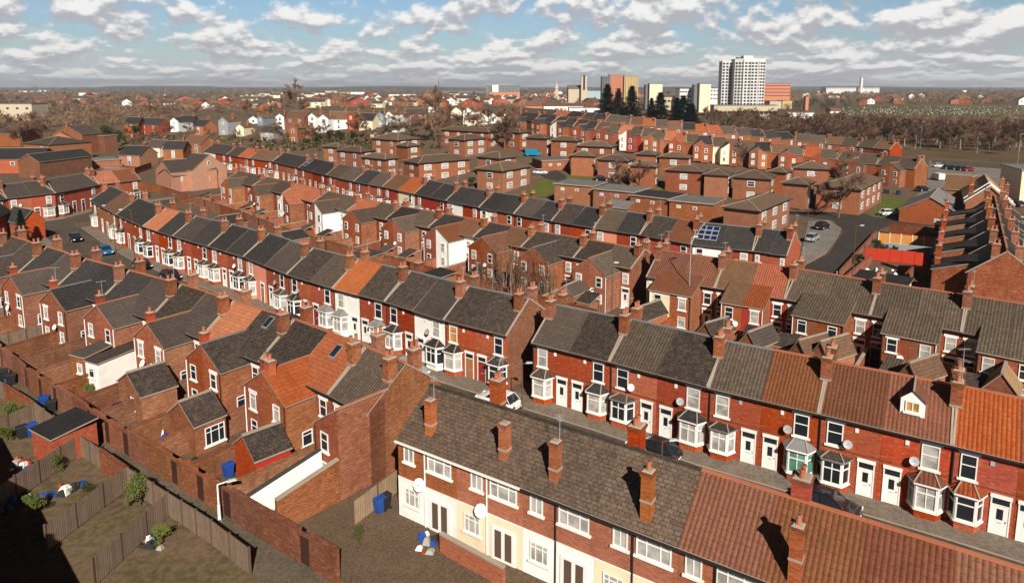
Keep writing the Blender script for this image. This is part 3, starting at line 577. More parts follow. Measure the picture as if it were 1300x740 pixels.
# generic blocks ---------------------------------------------------------------
def block(name, label, cat, a, b, D, ze, zr, roof='gable', axis='x', wallm='brick_flat', roofm='roof_flatblock', wins=(), group=None, chs=(), sidem=None, ov=0.3, det=1, frontm=None, rname='roof'):
    """a->b: eave line (world) of the wall in view; D depth away from it; axis: ridge direction; wins: (face, frac, z, w, h, glass) face f/r/l"""
    w = (b - a).length; rz = line_angle(a, b)
    t = thing(name, label, cat, Vector((a.x, a.y, a.z)), rz, group)
    m = MB(); sm = sidem or wallm; fm = frontm or wallm
    gx = roof == 'gable' and axis == 'x'; gy = roof == 'gable' and axis == 'y'
    m.poly([(0, 0, 0), (w, 0, 0), (w, 0, ze)] + ([(w/2, 0, zr)] if gy else []) + [(0, 0, ze)], fm)
    m.poly([(w, D, 0), (0, D, 0), (0, D, ze)] + ([(w/2, D, zr)] if gy else []) + [(w, D, ze)], wallm)
    m.poly([(0, D, 0), (0, 0, 0), (0, 0, ze)] + ([(0, D/2, zr)] if gx else []) + [(0, D, ze)], sm)
    m.poly([(w, 0, 0), (w, D, 0), (w, D, ze)] + ([(w, D/2, zr)] if gx else []) + [(w, 0, ze)], sm)
    part('wall', m, t)
    r = MB(); o = ov; th = 0.12
    def slab(q, mat, th=th):
        tp = [(x, y, z + th) for x, y, z in q]; r.poly(q[::-1], 'black_pipe'); r.poly(tp, mat)
        for i in range(len(q)): j = (i + 1) % len(q); r.poly([q[i], q[j], tp[j], tp[i]], 'cement' if roof != 'hip' else 'black_pipe')
    if roof == 'flat': slab([(-o, -o, ze + 0.01), (w + o, -o, ze + 0.01), (w + o, D + o, ze + 0.01), (-o, D + o, ze + 0.01)], roofm, 0.25)
    elif roof == 'mono':
        s = (zr - ze) / D; slab([(-o, -o, ze - o * s + .02), (w + o, -o, ze - o * s + .02), (w + o, D + o, zr + o * s + .02), (-o, D + o, zr + o * s + .02)], roofm)
        mm = MB()
    elif gx:
        s = (zr - ze) / (D / 2); e = ze - o * s + .02
        slab([(-o, -o, e), (w + o, -o, e), (w + o, D/2, zr + .02), (-o, D/2, zr + .02)], roofm); slab([(w + o, D + o, e), (-o, D + o, e), (-o, D/2, zr + .02), (w + o, D/2, zr + .02)], roofm)
        r.box(-o, w + o, D/2 - .12, D/2 + .12, zr + th - .03, zr + th + .08, 'cement')
    elif gy:
        s = (zr - ze) / (w / 2); e = ze - o * s + .02
        slab([(-o, D + o, e), (-o, -o, e), (w/2, -o, zr + .02), (w/2, D + o, zr + .02)], roofm); slab([(w + o, -o, e), (w + o, D + o, e), (w/2, D + o, zr + .02), (w/2, -o, zr + .02)], roofm)
        r.box(w/2 - .12, w/2 + .12, -o, D + o, zr + th - .03, zr + th + .08, 'cement')
    elif roof == 'hip':
        k = min(w, D) / 2; z1 = ze + .02
        c = [(-o, -o, z1), (w + o, -o, z1), (w + o, D + o, z1), (-o, D + o, z1)]
        if w >= D: r1, r2 = (k, D/2, zr), (w - k, D/2, zr); F = [[c[0], c[1], r2, r1], [c[1], c[2], r2], [c[2], c[3], r1, r2], [c[3], c[0], r1]]
        else: r1, r2 = (w/2, k, zr), (w/2, D - k, zr); F = [[c[0], c[1], r1], [c[1], c[2], r2, r1], [c[2], c[3], r2], [c[3], c[0], r1, r2]]
        r.poly([(x, y, z) for x, y, z in c[::-1]], 'black_pipe')
        for i in range(4): j = (i + 1) % 4; r.poly([c[i], c[j], (c[j][0], c[j][1], c[j][2] + .18), (c[i][0], c[i][1], c[i][2] + .18)], 'black_pipe')
        up = lambda p: (p[0], p[1], p[2] + .18)
        for q in F: r.poly([up(p) for p in q], roofm)
        for p, q in ((c[0], r1), (c[1], r2 if w >= D else r1), (r1, r2)): r.tube(up(p), up(q), .09, .09, 'cement', 4)
    part(rname, r, t)
    for wn in wins:
        face, fr, z, ww, hh, g = wn
        me = window_mesh(ww, hh, g, 'wide' if ww > 1.3 else 'case', False, det > 1)
        if face == 'f': link('window', me, t, (fr * w, 0, z))
        elif face == 'r': link('window', me, t, (w, fr * D, z), R(90))
        elif face == 'l': link('window', me, t, (0, fr * D, z), R(-90))
    for (cx_, cy_, z0, z1, n) in chs: chimney(t, cx_ * w, cy_ * D, z0, z1, 0.8, 1.0, n)
    return t
# ---------------------------------------------------------------- ground, roads
def sheet(name, pts, z, mat, kind='structure', th=None):
    m = MB()
    if th:
        m.poly([(p.x, p.y, z) for p in pts], mat)
        for i in range(len(pts)): a, b = pts[i], pts[(i + 1) % len(pts)]; m.poly([(a.x, a.y, z - th), (b.x, b.y, z - th), (b.x, b.y, z), (a.x, a.y, z)], 'cement')
    else: m.poly([(p.x, p.y, z) for p in pts], mat)
    o = part(name, m, None); tag(o, kind=kind); return o
def ccw(pts):
    a = sum(p.x * q.y - q.x * p.y for p, q in zip(pts, pts[1:] + pts[:1])); return pts if a > 0 else pts[::-1]
def psheet(name, px, z, mat, th=None, kind='structure'): return sheet(name, ccw([G(x, y) for x, y in px]), z, mat, kind, th)
def strip(name, line, o0, o1, z, mat, th=None):
    """ribbon between offsets o0 and o1 (towards the camera side of the line)"""
    n = len(line); nr = []
    for i in range(n):
        a = line[max(0, i - 1)]; b = line[min(n - 1, i + 1)]; d = (b - a).normalized(); nr.append(Vector((d.y, -d.x, 0)))
    m = MB()
    P0 = [p + q * o0 for p, q in zip(line, nr)]; P1 = [p + q * o1 for p, q in zip(line, nr)]
    for i in range(n - 1):
        m.poly([(P1[i].x, P1[i].y, z), (P1[i+1].x, P1[i+1].y, z), (P0[i+1].x, P0[i+1].y, z), (P0[i].x, P0[i].y, z)], mat)
        if th:
            for P, dr in ((P0, 1), (P1, -1)):
                a, b = P[i], P[i + 1]; q = [(a.x, a.y, z), (b.x, b.y, z), (b.x, b.y, z - th), (a.x, a.y, z - th)]; m.poly(q if dr > 0 else q[::-1], 'cement')
    if th:
        for i, s in ((0, 1), (-1, -1)):
            a, b = P0[i], P1[i]; q = [(a.x, a.y, z), (a.x, a.y, z - th), (b.x, b.y, z - th), (b.x, b.y, z)]; m.poly(q if s > 0 else q[::-1], 'cement')
    o = part(name, m, None); tag(o, kind='structure'); return o
m = MB()
for i in range(-6, 6):
    for j in range(-1, 9):
        m.poly([(i * 2500, j * 2500, 0), ((i + 1) * 2500, j * 2500, 0), ((i + 1) * 2500, (j + 1) * 2500, 0), (i * 2500, (j + 1) * 2500, 0)], 'm_ground')
o = part('ground', m, None, (0, 0, -0.03)); tag(o, kind='structure')
sheet('yard_ground', [Vector(p) for p in ((-170, 8, 0), (120, 8, 0), (190, 330, 0), (-60, 420, 0), (-230, 330, 0))], -0.012, 'm_yard')
GTE = lambda pts, z=5.4: [Vector((GT(x, y, z).x, GT(x, y, z).y, 0)) for x, y in pts]
GE = lambda pts, z=5.4: [Vector((G(x, y, z).x, G(x, y, z).y, 0)) for x, y in pts]
M1 = GE([(116,254),(149,272),(183,287),(221,299),(266,312),(311,325),(366,347),(424,365),(490,382),(565,405),(645,425)])
M2 = GE([(676,433),(775,457),(900,490),(1040,522.5),(1209,562),(1390,606),(1610,660)])
TR = GE([(259.5,191.5),(288,196.5),(317,201),(346.7,205),(380,213),(414.7,222),(450,230),(486,237),(527,245.7),(567,254.5),(609,263),(653,271),(701,280),(754.5,289),(813,297.5),(878,309.5),(956,318),(1000,324)])
m = MB(); xs = [-230 + 6 * i for i in range(78)]; ys = [150 + 6 * j for j in range(66)]
for i in range(len(xs) - 1):
    for j in range(len(ys) - 1):
        q = [(xs[i], ys[j]), (xs[i + 1], ys[j]), (xs[i + 1], ys[j + 1]), (xs[i], ys[j + 1])]
        if max(hT(*p) for p in q) > 0.02: m.poly([(*p, hT(*p) - .02) for p in q], 'm_yard')
tag(part('rising_ground', m, None), kind='structure')
PR = apex_row([(286.6,228),(323,236),(359.5,247.5),(399,257),(446,269.5),(500,279),(554,290),(612,303),(678,316),(748,329)], 6.5, 3.1)
LR = apex_row([(-32,334),(15,352),(63,372),(126,389),(189,413),(256,440),(336,475),(428,523)], 6.5, 2.6)
R2 = GE([(821,350),(908,364.5),(997,378.5),(1105,399),(1221,420),(1350,444),(1500,472)])
SR = GE([(505,555),(664,615),(862,690),(1085,774),(1340,870)])
VR = GE([(-55,262),(7.6,252),(69.4,245),(125,234),(178,228)])
YR = apex_row([(655,149),(680,153.5),(706,157),(735,161),(765,165),(796,169),(826,173),(857,177),(890,181),(926,185),(963,189),(1001,193),(1040,197.5),(1083,202),(1130,208)], 6.5, 3.1)
main = [M1[0] + Vector((-16, 14, 0))] + M1 + M2 + [M2[-1] + (M2[-1] - M2[-2]) * 2]
strip('main_road', main, 2.2, 8.9, 0.004, 'm_asphalt')
strip('near_pavement', main[1:], 0.0, 2.2, 0.12, 'm_pave', 0.12); strip('far_pavement', main[1:], 8.9, 11.0, 0.12, 'm_pave', 0.12)
vl = [VR[0] + Vector((-15, 4, 0))] + VR + [VR[-1] + (VR[-1] - VR[-2]) * 1.0]
strip('side_pavement', vl, 0.0, 2.2, 0.12, 'm_pave', 0.12); strip('side_road', vl, 2.2, 9.5, 0.008, 'm_asphalt')
tl = [TR[0] + (TR[0] - TR[1])] + TR + [TR[-1] + (TR[-1] - TR[-2])]
strip('back_road', tl, 2.0, 8.6, 0.004, 'm_asphalt'); strip('back_pavement', tl, 0.0, 2.0, 0.12, 'm_pave', 0.12)
# alley behind the near-left gardens
AW = [G(x, y) for x, y in [(-70,392),(0,462),(39,496),(92,529),(130.5,558),(156,574),(205,603),(278,648.5),(345,690),(430,742)]]
AF = [G(x, y) for x, y in [(-80,430),(0,505),(46,535),(103,575),(130,597),(175,625),(215,652),(270,690),(330,735)]]
sheet('alley', ccw(AW + AF[::-1]), -0.004, 'm_alley')
sheet('garden_ground', ccw([p.copy() for p in AF] + [G(330, 820), G(-200, 820), G(-300, 520)]), -0.006, 'm_garden')
# right-hand streets and greens
psheet('estate_road', [(930,266),(1000,258),(1045,266),(1100,272),(1150,276),(1215,283),(1215,289),(1135,284),(1108,296),(1062,352),(1020,352),(1022,338),(1052,322),(1070,294),(1058,280),(1000,272),(930,275)], 0.004, 'm_newasphalt')
psheet('car_lay_by', [(1026,282),(1052,280),(1068,290),(1064,300),(1048,322),(1022,336),(1015,330)], 0.10, 'm_carpark', 0.10)
psheet('lawn', [(1092,270),(1108,248),(1150,252),(1146,262),(1126,277),(1110,276)], 0.02, 'm_lawn')
for nm_, px_, mt_ in (('verge_lawn', [(660,250),(686,230),(706,230),(700,247),(690,252)], 'm_lawn'), ('verge_grass', [(720,223),(755,224),(800,228),(800,232),(750,230),(718,228)], 'm_lawn'), ('estate_lane', [(682,216),(704,214),(722,226),(790,231),(786,238),(720,236),(690,226)], 'm_newasphalt'), ('green_strip', [(826,238),(860,239),(868,243),(830,243)], 'm_lawn')):
    c_ = [GT(x, y) for x, y in px_]; m = MB(); c_ = ccw(c_); m.poly([(p.x, p.y, p.z + (.12 if mt_ == 'm_lawn' else .06)) for p in c_], mt_); tag(part(nm_, m, None), kind='structure')
0 and psheet('verge_lawn', [(660,250),(686,230),(706,230),(700,247),(690,252)], 0.02, 'm_lawn'); 0 and psheet('verge_grass', [(720,223),(755,224),(800,228),(800,232),(750,230),(718,228)], 0.02, 'm_lawn')
0 and psheet('estate_lane', [(682,216),(704,214),(722,226),(790,231),(786,238),(720,236),(690,226)], 0.006, 'm_newasphalt'); 0 and psheet('green_strip', [(826,238),(860,239),(868,243),(830,243)], 0.02, 'm_lawn')
psheet('estate_yard', [(905,262),(940,246),(1000,252),(1000,260),(930,270)], 0.0, 'm_newasphalt')
psheet('car_park', [(1180,204),(1320,212),(1320,238),(1240,232),(1186,240),(1165,262),(1150,262),(1176,236)], 0.0, 'm_carpark')
psheet('park_road', [(1183,203),(1183,208),(1320,218),(1320,211)], 0.02, 'm_asphalt')
psheet('railway_embankment', [(900,176),(1000,182),(1100,186),(1330,196),(1330,209),(1180,200),(1050,196),(900,184)], 0.0, 'm_scrub')
psheet('railway_scrub', [(560,150),(900,150),(1330,158),(1330,195),(900,176),(560,160)], -0.015, 'm_scrub')
psheet('cemetery_lawn', [(1055,139.5),(1130,134.5),(1330,137),(1330,149),(1180,147),(1080,146)], 0.0, 'm_cemetery')
# distant hills
def hills():
    m = MB(); r2 = random.Random(3)
    for (d, h, a0, a1, n) in ((7200, 26, -52, 52, 120), (5200, 14, -50, 0, 60), (4300, 20, 8, 52, 60)):
        prev = None
        for i in range(n + 1):
            a = R(a0 + (a1 - a0) * i / n); hh = h * (0.45 + 0.55 * math.sin(i * 0.23) * math.sin(i * 0.071 + 1)) + r2.uniform(0, 4) + (14 if d > 7000 and -31 < math.degrees(a) < -23 else 0)
            hh = max(hh, 3)
            p = [(math.sin(a) * q, math.cos(a) * q, z) for q, z in ((d, -1), (d + 250, hh), (d + 800, hh * 0.8), (d + 1500, -1))]
            if prev:
                for k in range(3): m.poly([prev[k], p[k], p[k + 1], prev[k + 1]][::1], 'm_hill')
            prev = p
    o = part('hills', m, None); tag(o, kind='structure')
hills()
# ---------------------------------------------------------------- the terraces
def LB(fmt):
    def f(k, roof, wall):
        s = f"{ROOFW[roof]} {WALLW[wall]} " + fmt(k); n = len(s.split()); assert n <= 16, (n, s); return s
    return f
sp = lambda a, b, c='b', d='b', e=None, f=None: (a, b, c, d, e, f)
row('front', M1, [
    sp('sl','br','o','o'), sp('sl','sl'), sp('or','sl'), sp('gr','sl','b','b'), sp('sl','sl','b','b'),
    sp('sl','gr','s','b',{'side':'salmon_paint'}), sp('mo','ol'), sp('or','mo','w','b'), sp('mo','gr','b','w'), sp('mo','mo','b','b',{'glass':'glass_warm'},{'side':'brick_brown'})],
    LB(lambda k: f"bay house, {ordw(21 - k)} from the passage, far half of street"), 'bay-fronted houses on the main street', ze=5.4, zr=7.8)
row('front', M2, [
    sp('gr','mo','b','b',{'glass':'glass_net','side':'brick_brown','door':'white_frame'},{'glass':'glass_dark','door':'white_frame'}), sp('ol','mo','b','b',{'glass':'glass_dark','bayroof':'roof_grey','flatbay':True,'bayglass':'glass_dark','door':'white_frame'},{'bayglass':'glass_net','door':'white_frame'}),
    sp('ol','pa','b','b',{'flatbay':True,'door':'white_frame'},{'bayglass':'glass_green','glass':'glass_dark','door':'white_frame'}), sp('pa','pa','b','b',{'flatbay':True,'glass':'glass_dark','bayglass':'glass_dark','door':'white_frame'},{'glass':'glass_net','bayroof':'roof_pantile','door':'white_frame'}),
    sp('rd','rd','b','b',{'glass':'glass_dark','bayroof':'roof_bright','bayglass':'glass_dark'}), sp('ol','ol')],
    LB(lambda k: f"bay house, {ordw(k)} after the passage, near half of street"), 'bay-fronted houses on the main street', ze=5.4, zr=7.8)
row('front', TR, [
    sp('gr','gr','w','b'), sp('gr','or'), sp('br','br','b','b'), sp('sl','sl','b','o'), sp('sl','sl','b','b'), sp('ol','ol'), sp('sl','ol','b','b'), sp('br','or','r','c'), sp('sl','sl','r','r'),
    sp('sl','sl','w','b'), sp('sl','sl','w','b'), sp('gr','sl'), sp('mo','sl'), sp('ol','sl','s','b'), sp('mo','pa'), sp('sl','sl','w','b'), sp('sl','sl')],
    LB(lambda k: f"house, {ordw(35 - k)} from the end below the flats"), 'terrace in front of the flats', det=1, ze=5.4, zr=7.8)
row('rear', PR, [
    sp('ol','ol','o','b'), sp('ol','ol'), sp('or','or','w','b',{'wingwall':'w'}), sp('ol','ol','b','w',None,{'wingwall':'w'}), sp('or','ol'), sp('sl','ol'), sp('sl','pa','b','w',None,{'wingwall':'w'}),
    sp('sl','br','b','b'), sp('mo','mo'), sp('mo','ol','b','b',None,{'side':'brick_brown'})],
    LB(lambda k: f"rear winged house, {ordw(k)} along the middle terrace"), 'middle terrace seen from the back', det=1, Lw=3.1, D=6.6, zr=7.1)
# wing chimneys on some
row('rear', LR, [
    sp('mo','mo'), sp('sl','gr','b','b',{'wch':1}), sp('sl','sl','b','b',{'wch':1}), sp('sl','gr','b','b',{'wch':1}), sp('mo','gr','b','b',{'wch':1}), sp('or','mo','b','b',{'wch':1}), sp('mo','or','b','b',{'wch':1},{'wch':1,'side':'brick_old'}),
    sp('ol',None,'b','b',{'side':'brick_old','wside':'brick_old','wroof':'ol'})],
    LB(lambda k: f"house, {ordw(16 - k)} from the big blank gable"), 'near-left terrace backing on the alley', Lw=2.6, D=6.7, zr=7.9)
row('rear', R2, [
    sp('pa','pa','c','b',{'wing':'cat'},{'wing':'cat'}), sp('br','rd','b','r',{'wing':'cat','wroof':'br'},{'wing':'cat'}), sp('ol','ol','b','b',{'wing':'cat'},{'wing':'cat'}), sp('ol','ol','b','b',{'wing':'cat'},{'wing':'cat'}), sp('ol','ol','b','b',{'wing':'cat'},{'wing':'cat'}), sp('ol','ol','b','b',{'wing':'cat'},{'wing':'cat'})],
    LB(lambda k: f"rear winged house, {ordw(k)} behind the near bay houses"), 'terrace with sloping rear wings', Lw=3.0)
row('rear', YR, [
    sp('sl','sl'), sp('sl','sl'), sp('sl','sl','w','b',{'wingwall':'w'}), sp('sl','sl'), sp('ol','ol'), sp('or','ol','w','r',{'wingwall':'w'}), sp('ol','ol','o','o'), sp('or','or'), sp('ol','sl'), sp('ol','br','c','n'), sp('ol','sl','n','o'), sp('br','ol'), sp('or','ol'), sp('ol','ol'), sp('ol','ol','b','o')],
    LB(lambda k: f"house, {ordw(31 - k)} from the car park, behind the flats"), 'terrace behind the flats', det=0, Lw=3.1)
ZR = GTE([(612,141),(655,144),(700,148),(735,151.5),(768,155),(800,158),(832,161.5),(866,165),(900,169),(936,172),(972,176),(1010,179),(1048,182.5),(1088,186),(1130,190.5)])
zs = ['sl','ol','or','sl','ol','br','ol','sl','or','ol','sl','ol','br','ol','ol']
row('front', ZR, [sp(zs[i], zs[(i * 3 + 1) % 14], 'f', 'n' if i % 4 == 1 else 'f') for i in range(14)],
    LB(lambda k: f"house, {ordw(29 - k)} from the railway, in the farthest terrace"), 'farthest brick terrace', det=0)
def vrow():
    row('front', VR, [sp('sl','sl'), sp('gr','gr'), sp('gr','gr','b','b',{'door':'dark_door'},{'door':'dark_door'}), sp('or','pa')],
        LB(lambda k: f"bay house, {ordw(9 - k)} from the corner of the side street"), 'bay houses on the side street', det=1)
vrow()
def srow():
    """bottom terrace: plain back walls with wide windows, tall stacks on the rear slope"""
    k = 0; D = 6.5; houses = []
    specs = [('mo', 'o')] * 4 + [('pa', 'o')] * 4
    extra = ['with rendered ground floor and twin glazed doors', 'with cream lower wall, beside a brick stack', 'with a low white window row', 'with a pale patio window', 'orange roofed end behind the black car', 'orange roofed end beyond the stack', 'orange roofed, seventh along', 'orange roofed, last along']
    for i, (a, mm, b) in enumerate(split_row(SR)):
        for p, left in ((a, True), (mm, False)):
            rf, wl = specs[k]; w = (mm - a).length
            t = thing('terraced_house', f"{ROOFW[rf]} house {extra[k]}, bottom terrace", 'terraced house', Vector((p.x, p.y, 0)), line_angle(a, b), 'bottom terrace seen from the back')
            house_shell(t, w, D, 5.4, 7.65, 'roof_stone' if rf == 'mo' else ROOF[rf], 'brick_orange', 'brick_orange', 'brick_red', verge=(0, 0), ridge='pot_clay' if rf == 'pa' else 'roof_mossy')
            link('window', window_mesh(0.85, 1.15, 'glass_net', 'split', False), t, (w * (0.2 if left else 0.32), 0, 3.95)); link('window', window_mesh(1.9, 1.15, 'glass_net', 'wide', False), t, (w * 0.72, 0, 3.95))
            m = MB(); rm = 'white_render' if k in (0, 2) else 'cream_render'; m.box(0.01, w - 0.01, -0.05, -0.002, 0.0, 2.75, rm); m.box(0.01, w - 0.01, -0.08, -0.052, 2.70, 2.78, 'white_frame'); part('rendered_band', m, t)
            link('window', window_mesh(1.2, 1.2, 'glass_net', 'wide', False), t, (w * 0.25, -0.05, 1.0))
            m = MB()
            m.box(0, 1.7, -0.06, 0.0, 0, 2.15, 'white_frame'); m.box(0.25, 0.72, -0.075, -0.05, 0.2, 1.95, 'pole_wood'); m.box(0.98, 1.45, -0.075, -0.05, 0.2, 1.95, 'pole_wood'); part('glazed_doors', m, t, (w * 0.55, -0.05, 0))
            gutter(t, w, 5.4, pipe=w * 0.48, col='white_frame' if k < 2 else 'black_pipe')
            if k < 2: dish(t, w * 0.5 - 0.3, -0.05, 2.9, 'white_frame', 0.42)
            # stacks on the rear slope (party line) and beyond the ridge
            houses.append((t, Vector((p.x, p.y, 0)), line_angle(a, b), w))
            k += 1
    for (x, y, zb, zt, s_, n) in ((547, 545, 6.2, 8.3, .55, 0), (641, 577, 6.2, 8.3, .55, 0), (705, 602, 6.2, 8.3, .55, 0), (822, 645, 6.3, 8.5, .58, 1), (1010, 720, 6.2, 8.4, .55, 1), (633, 512, 6.9, 8.7, .8, 2), (800, 572, 6.9, 8.7, .8, 2), (1016, 650, 6.9, 8.9, .85, 2), (563, 488, 6.9, 8.5, .7, 2)):
        P = G(x, y, zb); P.z = 0; best = None
        for (t, o, rz, w) in houses:
            l = Matrix.Rotation(-rz, 3, 'Z') @ (P - o)
            if -0.3 <= l.x <= w + 0.3: best = (t, l, w)
        if best: chimney(best[0], min(max(best[1].x, s_ / 2), best[2] - s_ / 2), best[1].y, zb - 0.8, zt, s_, s_, n, 'brick_orange' if n < 2 else 'brick_red')
srow()
# row seen end-on at the right
def wrow():
    a = G(1229.6, 267, 5.4); b = G(1229, 345.7, 5.4); a.z = b.z = 0
    n = 5; P = [a + (b - a) * i / n for i in range(n + 1)]
    row('rear', P, [sp('sl','sl','b','b',{'wch':1,'wing':'cat'},{'wch':1,'wing':'cat'})] * (n - 1) + [sp('sl','sl','b','b',{'wch':1,'wing':'cat'},{'wch':1,'wing':'cat','side':'brick_old','wside':'brick_old'})],
        LB(lambda k: f"house, {ordw(11 - k)} from the windowed gable, end-on terrace"), 'terrace seen end-on by the main road', det=1, D=7.4, zr=8.4, Lw=3.8)
wrow()

def urow():
    """terrace just outside the frame at bottom left; its shade falls over the gardens"""
    u = Vector((.71, -.704, 0)); o = Vector((-28.0, 32.5, 0))
    for i in range(7):
        p = o + u * (-26 + 5.6 * i)
        t = thing('terraced_house', f"slate roofed brick house, {ordw(i + 1)} in the row shading the alley gardens", 'terraced house', p, math.atan2(u.y, u.x), 'terrace beyond the alley gardens')
        p2 = house_shell(t, 5.6, 8.0, 5.8, 9.6, 'roof_slate', 'brick_old')
        t.location = p - Vector((-u.y, u.x, 0)) * 8
        for x in (1.4, 4.2): link('window', window_mesh(1.0, 1.4, 'glass_net', 'sash', True), t, (x, 0, 3.3))
        if i % 2 == 0: chimney(t, .4, 4.0, 8.2, 11, .8, .95, 2)
urow()
# ---------------------------------------------------------------- blocks of flats with brown hipped roofs
def flats():
    F = [((513,204.5),(531.8,208.5),(603.8,197.4)), ((605.8,215),(638,218.6),(686,209.5)), ((569,177.7),(590,178.8),(628.7,173.6)), ((503.6,185.5),(517.3,187.2),(535,184.5)), ((472,177),(505,179),(544,174.5)),
         ((427.5,192),(457.6,193.6),(483,190.5)), ((459,200.4),(489,203),(507,200)), ((410.4,187),(429,188.2),(452.4,185.2)), ((606,199),(634.6,203),(662,198.5)),
         ((668,175.2),(691.8,177),(703,175)), ((699.6,178.5),(731.7,180.5),(745,178.5)), ((725,198),(753.4,200),(764,197.5)), ((759,202),(796,206),(812,203)), ((800,210.6),(831.5,213.2),(842.6,210.8)),
         ((845,214.5),(891.7,220),(910,216.5)), ((894.4,221),(923,224.2),(938,220.8)), ((931,223.6),(977.3,229),(998,224.5)), ((993.7,232.6),(1024.5,235.8),(1037,232)), ((919,264.7),(963,269.2),(993.7,251)),
         ((977,217.5),(997,220.2),(1009,217.8)), ((1037,236),(1092,242),(1108,227.5)), ((808,195.5),(831.5,197.8),(840,196)), ((837,197.5),(873.4,202),(888,199.5)), ((732,184.6),(775,188.2),(797,185)), ((560,165.5),(620,168.6),(640,166)),
         ((1008,211),(1052,215.5),(1068,212.5)), ((640,168),(660,169.6),(672,168))]
    note = ['long front beside the lane', 'stubby end facing the verge lawn', 'beside the cream gabled terrace', 'small and square among taller blocks', 'wide low front by the evergreen', 'behind the solar panelled terrace', 'half hidden by the long block', 'nearest the grey rendered houses', 'tucked behind the long front',
            'above the blue van', 'with big paired panes past the blue van', 'tall end by the bare tree', 'low link joining the tall end', 'corner above the dark garage roof', 'long windowed side over the garages', 'hip-ended, windows only on one edge', 'link running down to the estate road', 'hip-ended beside the leafless tree', 'nearest block, lit windows along one side', 'small hip between two links', 'beside the big lawn and bare tree', 'small pyramid roof under the orange wing', 'low link under the orange wing', 'hidden behind the tall end block', 'farthest long block near the white terrace', 'long link below the farthest car park houses', 'narrow block next to the pale terrace']
    for i, (A, B, C) in enumerate(F):
        z = 5.5
        a, b, c = [GT(x, y, z) for x, y in (A, B, C)]; h0 = min(a.z, b.z, c.z)
        for q in (a, b, c): q.z = 0
        w = (b - a).length; D = (c - b).length; a.z = b.z = h0
        long_front = w > D
        near = i in (0, 1, 11, 13, 14, 15, 16, 17, 18, 20)
        wins = []
        nf = max(1, int(w / 5)); nr = max(1, int(D / 5))
        for k in range(nf):
            if w > 7:
                for zz in (1.0, 3.6): wins.append(('f', (k + 0.5) / nf, zz, 1.8 if k % 2 == 0 else 1.1, 1.35, rnd.choice(['glass_net', 'glass_net', 'glass_dark'])))
        for k in range(nr):
            for zz in (1.0, 3.6): wins.append(('r', (k + 0.5) / nr, zz, 2.3, 1.5, 'glass_net'))
        if i == 18: wins = [q for q in wins if q[0] == 'r']
        block('flat_block', 'brick flats with brown hipped roof, ' + note[i], 'block of flats', a, b, max(D, 5), 5.5, 5.5 + min(2.5, 0.2 * max(min(w, D), 6)), 'hip', 'x', 'brick_flat', 'roof_flatblock', wins, 'brown roofed blocks of flats', ov=0.5)
flats()
def px_block(name, label, cat, A, B, z, D, ze, zr, **kw):
    a = GT(*A, z); b = GT(*B, z); a.z = b.z = min(a.z, b.z)
    return block(name, label, cat, a, b, D, ze, zr, **kw)
N_, Dk = 'glass_net', 'glass_dark'
for i, (A, B, rf, lb) in enumerate([((704,233.5),(752,237.5),'roof_shed','grey flat roof, nearest the verge lawn'), ((753,239.5),(804,246),'roof_shed','pale grey flat roof, second from the lawn'), ((800,247.5),(848,253.5),'roof_felt','black flat roof beside the grey shed roof'), ((850,254.5),(905,260.5),'roof_shed','light flat roof nearest the estate yard')]):
    px_block('flat_roofed_block', 'low brick block with ' + lb, 'building', A, B, 4.6, 8, 4.6, 4.9, roof='flat', wallm='brick_flat', roofm=rf, wins=[('f', .22, 3.3, .9, .6, N_), ('f', .6, 3.3, .9, .6, Dk)], group='flat roofed blocks by the estate')
px_block('flat_roofed_block', 'single storey brick block with flat roof beside the blue van', 'building', (688,205.5), (724,202), 3, 9, 3, 3.2, roof='flat', wallm='brick_flat', roofm='roof_shed', wins=[('f', .3, 1.6, .9, .6, Dk), ('f', .6, 1.6, .9, .6, Dk)])
px_block('garden_shed', 'grey mono-pitched shed below the flat roofed blocks', 'shed', (768,263), (795,266), 2.4, 4, 2.4, 3.2, roof='mono', wallm='brick_flat', roofm='roof_shed')
# gable-fronted pink brick houses left of the middle terrace
px_block('gabled_house', 'pink brick house with tall plain gable and three small windows', 'house', (243.5,217), (287.5,211.5), 5.6, 7, 5.6, 9.4, roof='gable', axis='y', wallm='brick_pink', roofm='roof_grey', wins=[('f', .48, 6.6, .8, 1.1, Dk), ('f', .5, 2.4, .5, 1.2, Dk), ('f', .68, 2.4, .5, 1.2, Dk)], ov=0.15)
px_block('gabled_house', 'pink brick house with white edged gable and long blank flank', 'house', (197,215), (217,220.3), 5.2, 12, 5.2, 8.0, roof='gable', axis='y', wallm='brick_pink', roofm='roof_grey', wins=[('f', .25, 3.2, .8, 1.4, N_), ('f', .75, 3.2, .8, 1.4, Dk), ('f', .25, .8, .8, 1.4, N_), ('f', .75, .8, .8, 1.4, Dk)], ov=0.15)
px_block('brick_outbuilding', 'narrow brick link between the two pink gabled houses', 'building', (219,224), (243,221.5), 4.4, 8, 4.4, 6, roof='gable', wallm='brick_pink', roofm='roof_grey', wins=[('f', .5, 2.8, .8, 1.2, N_)])
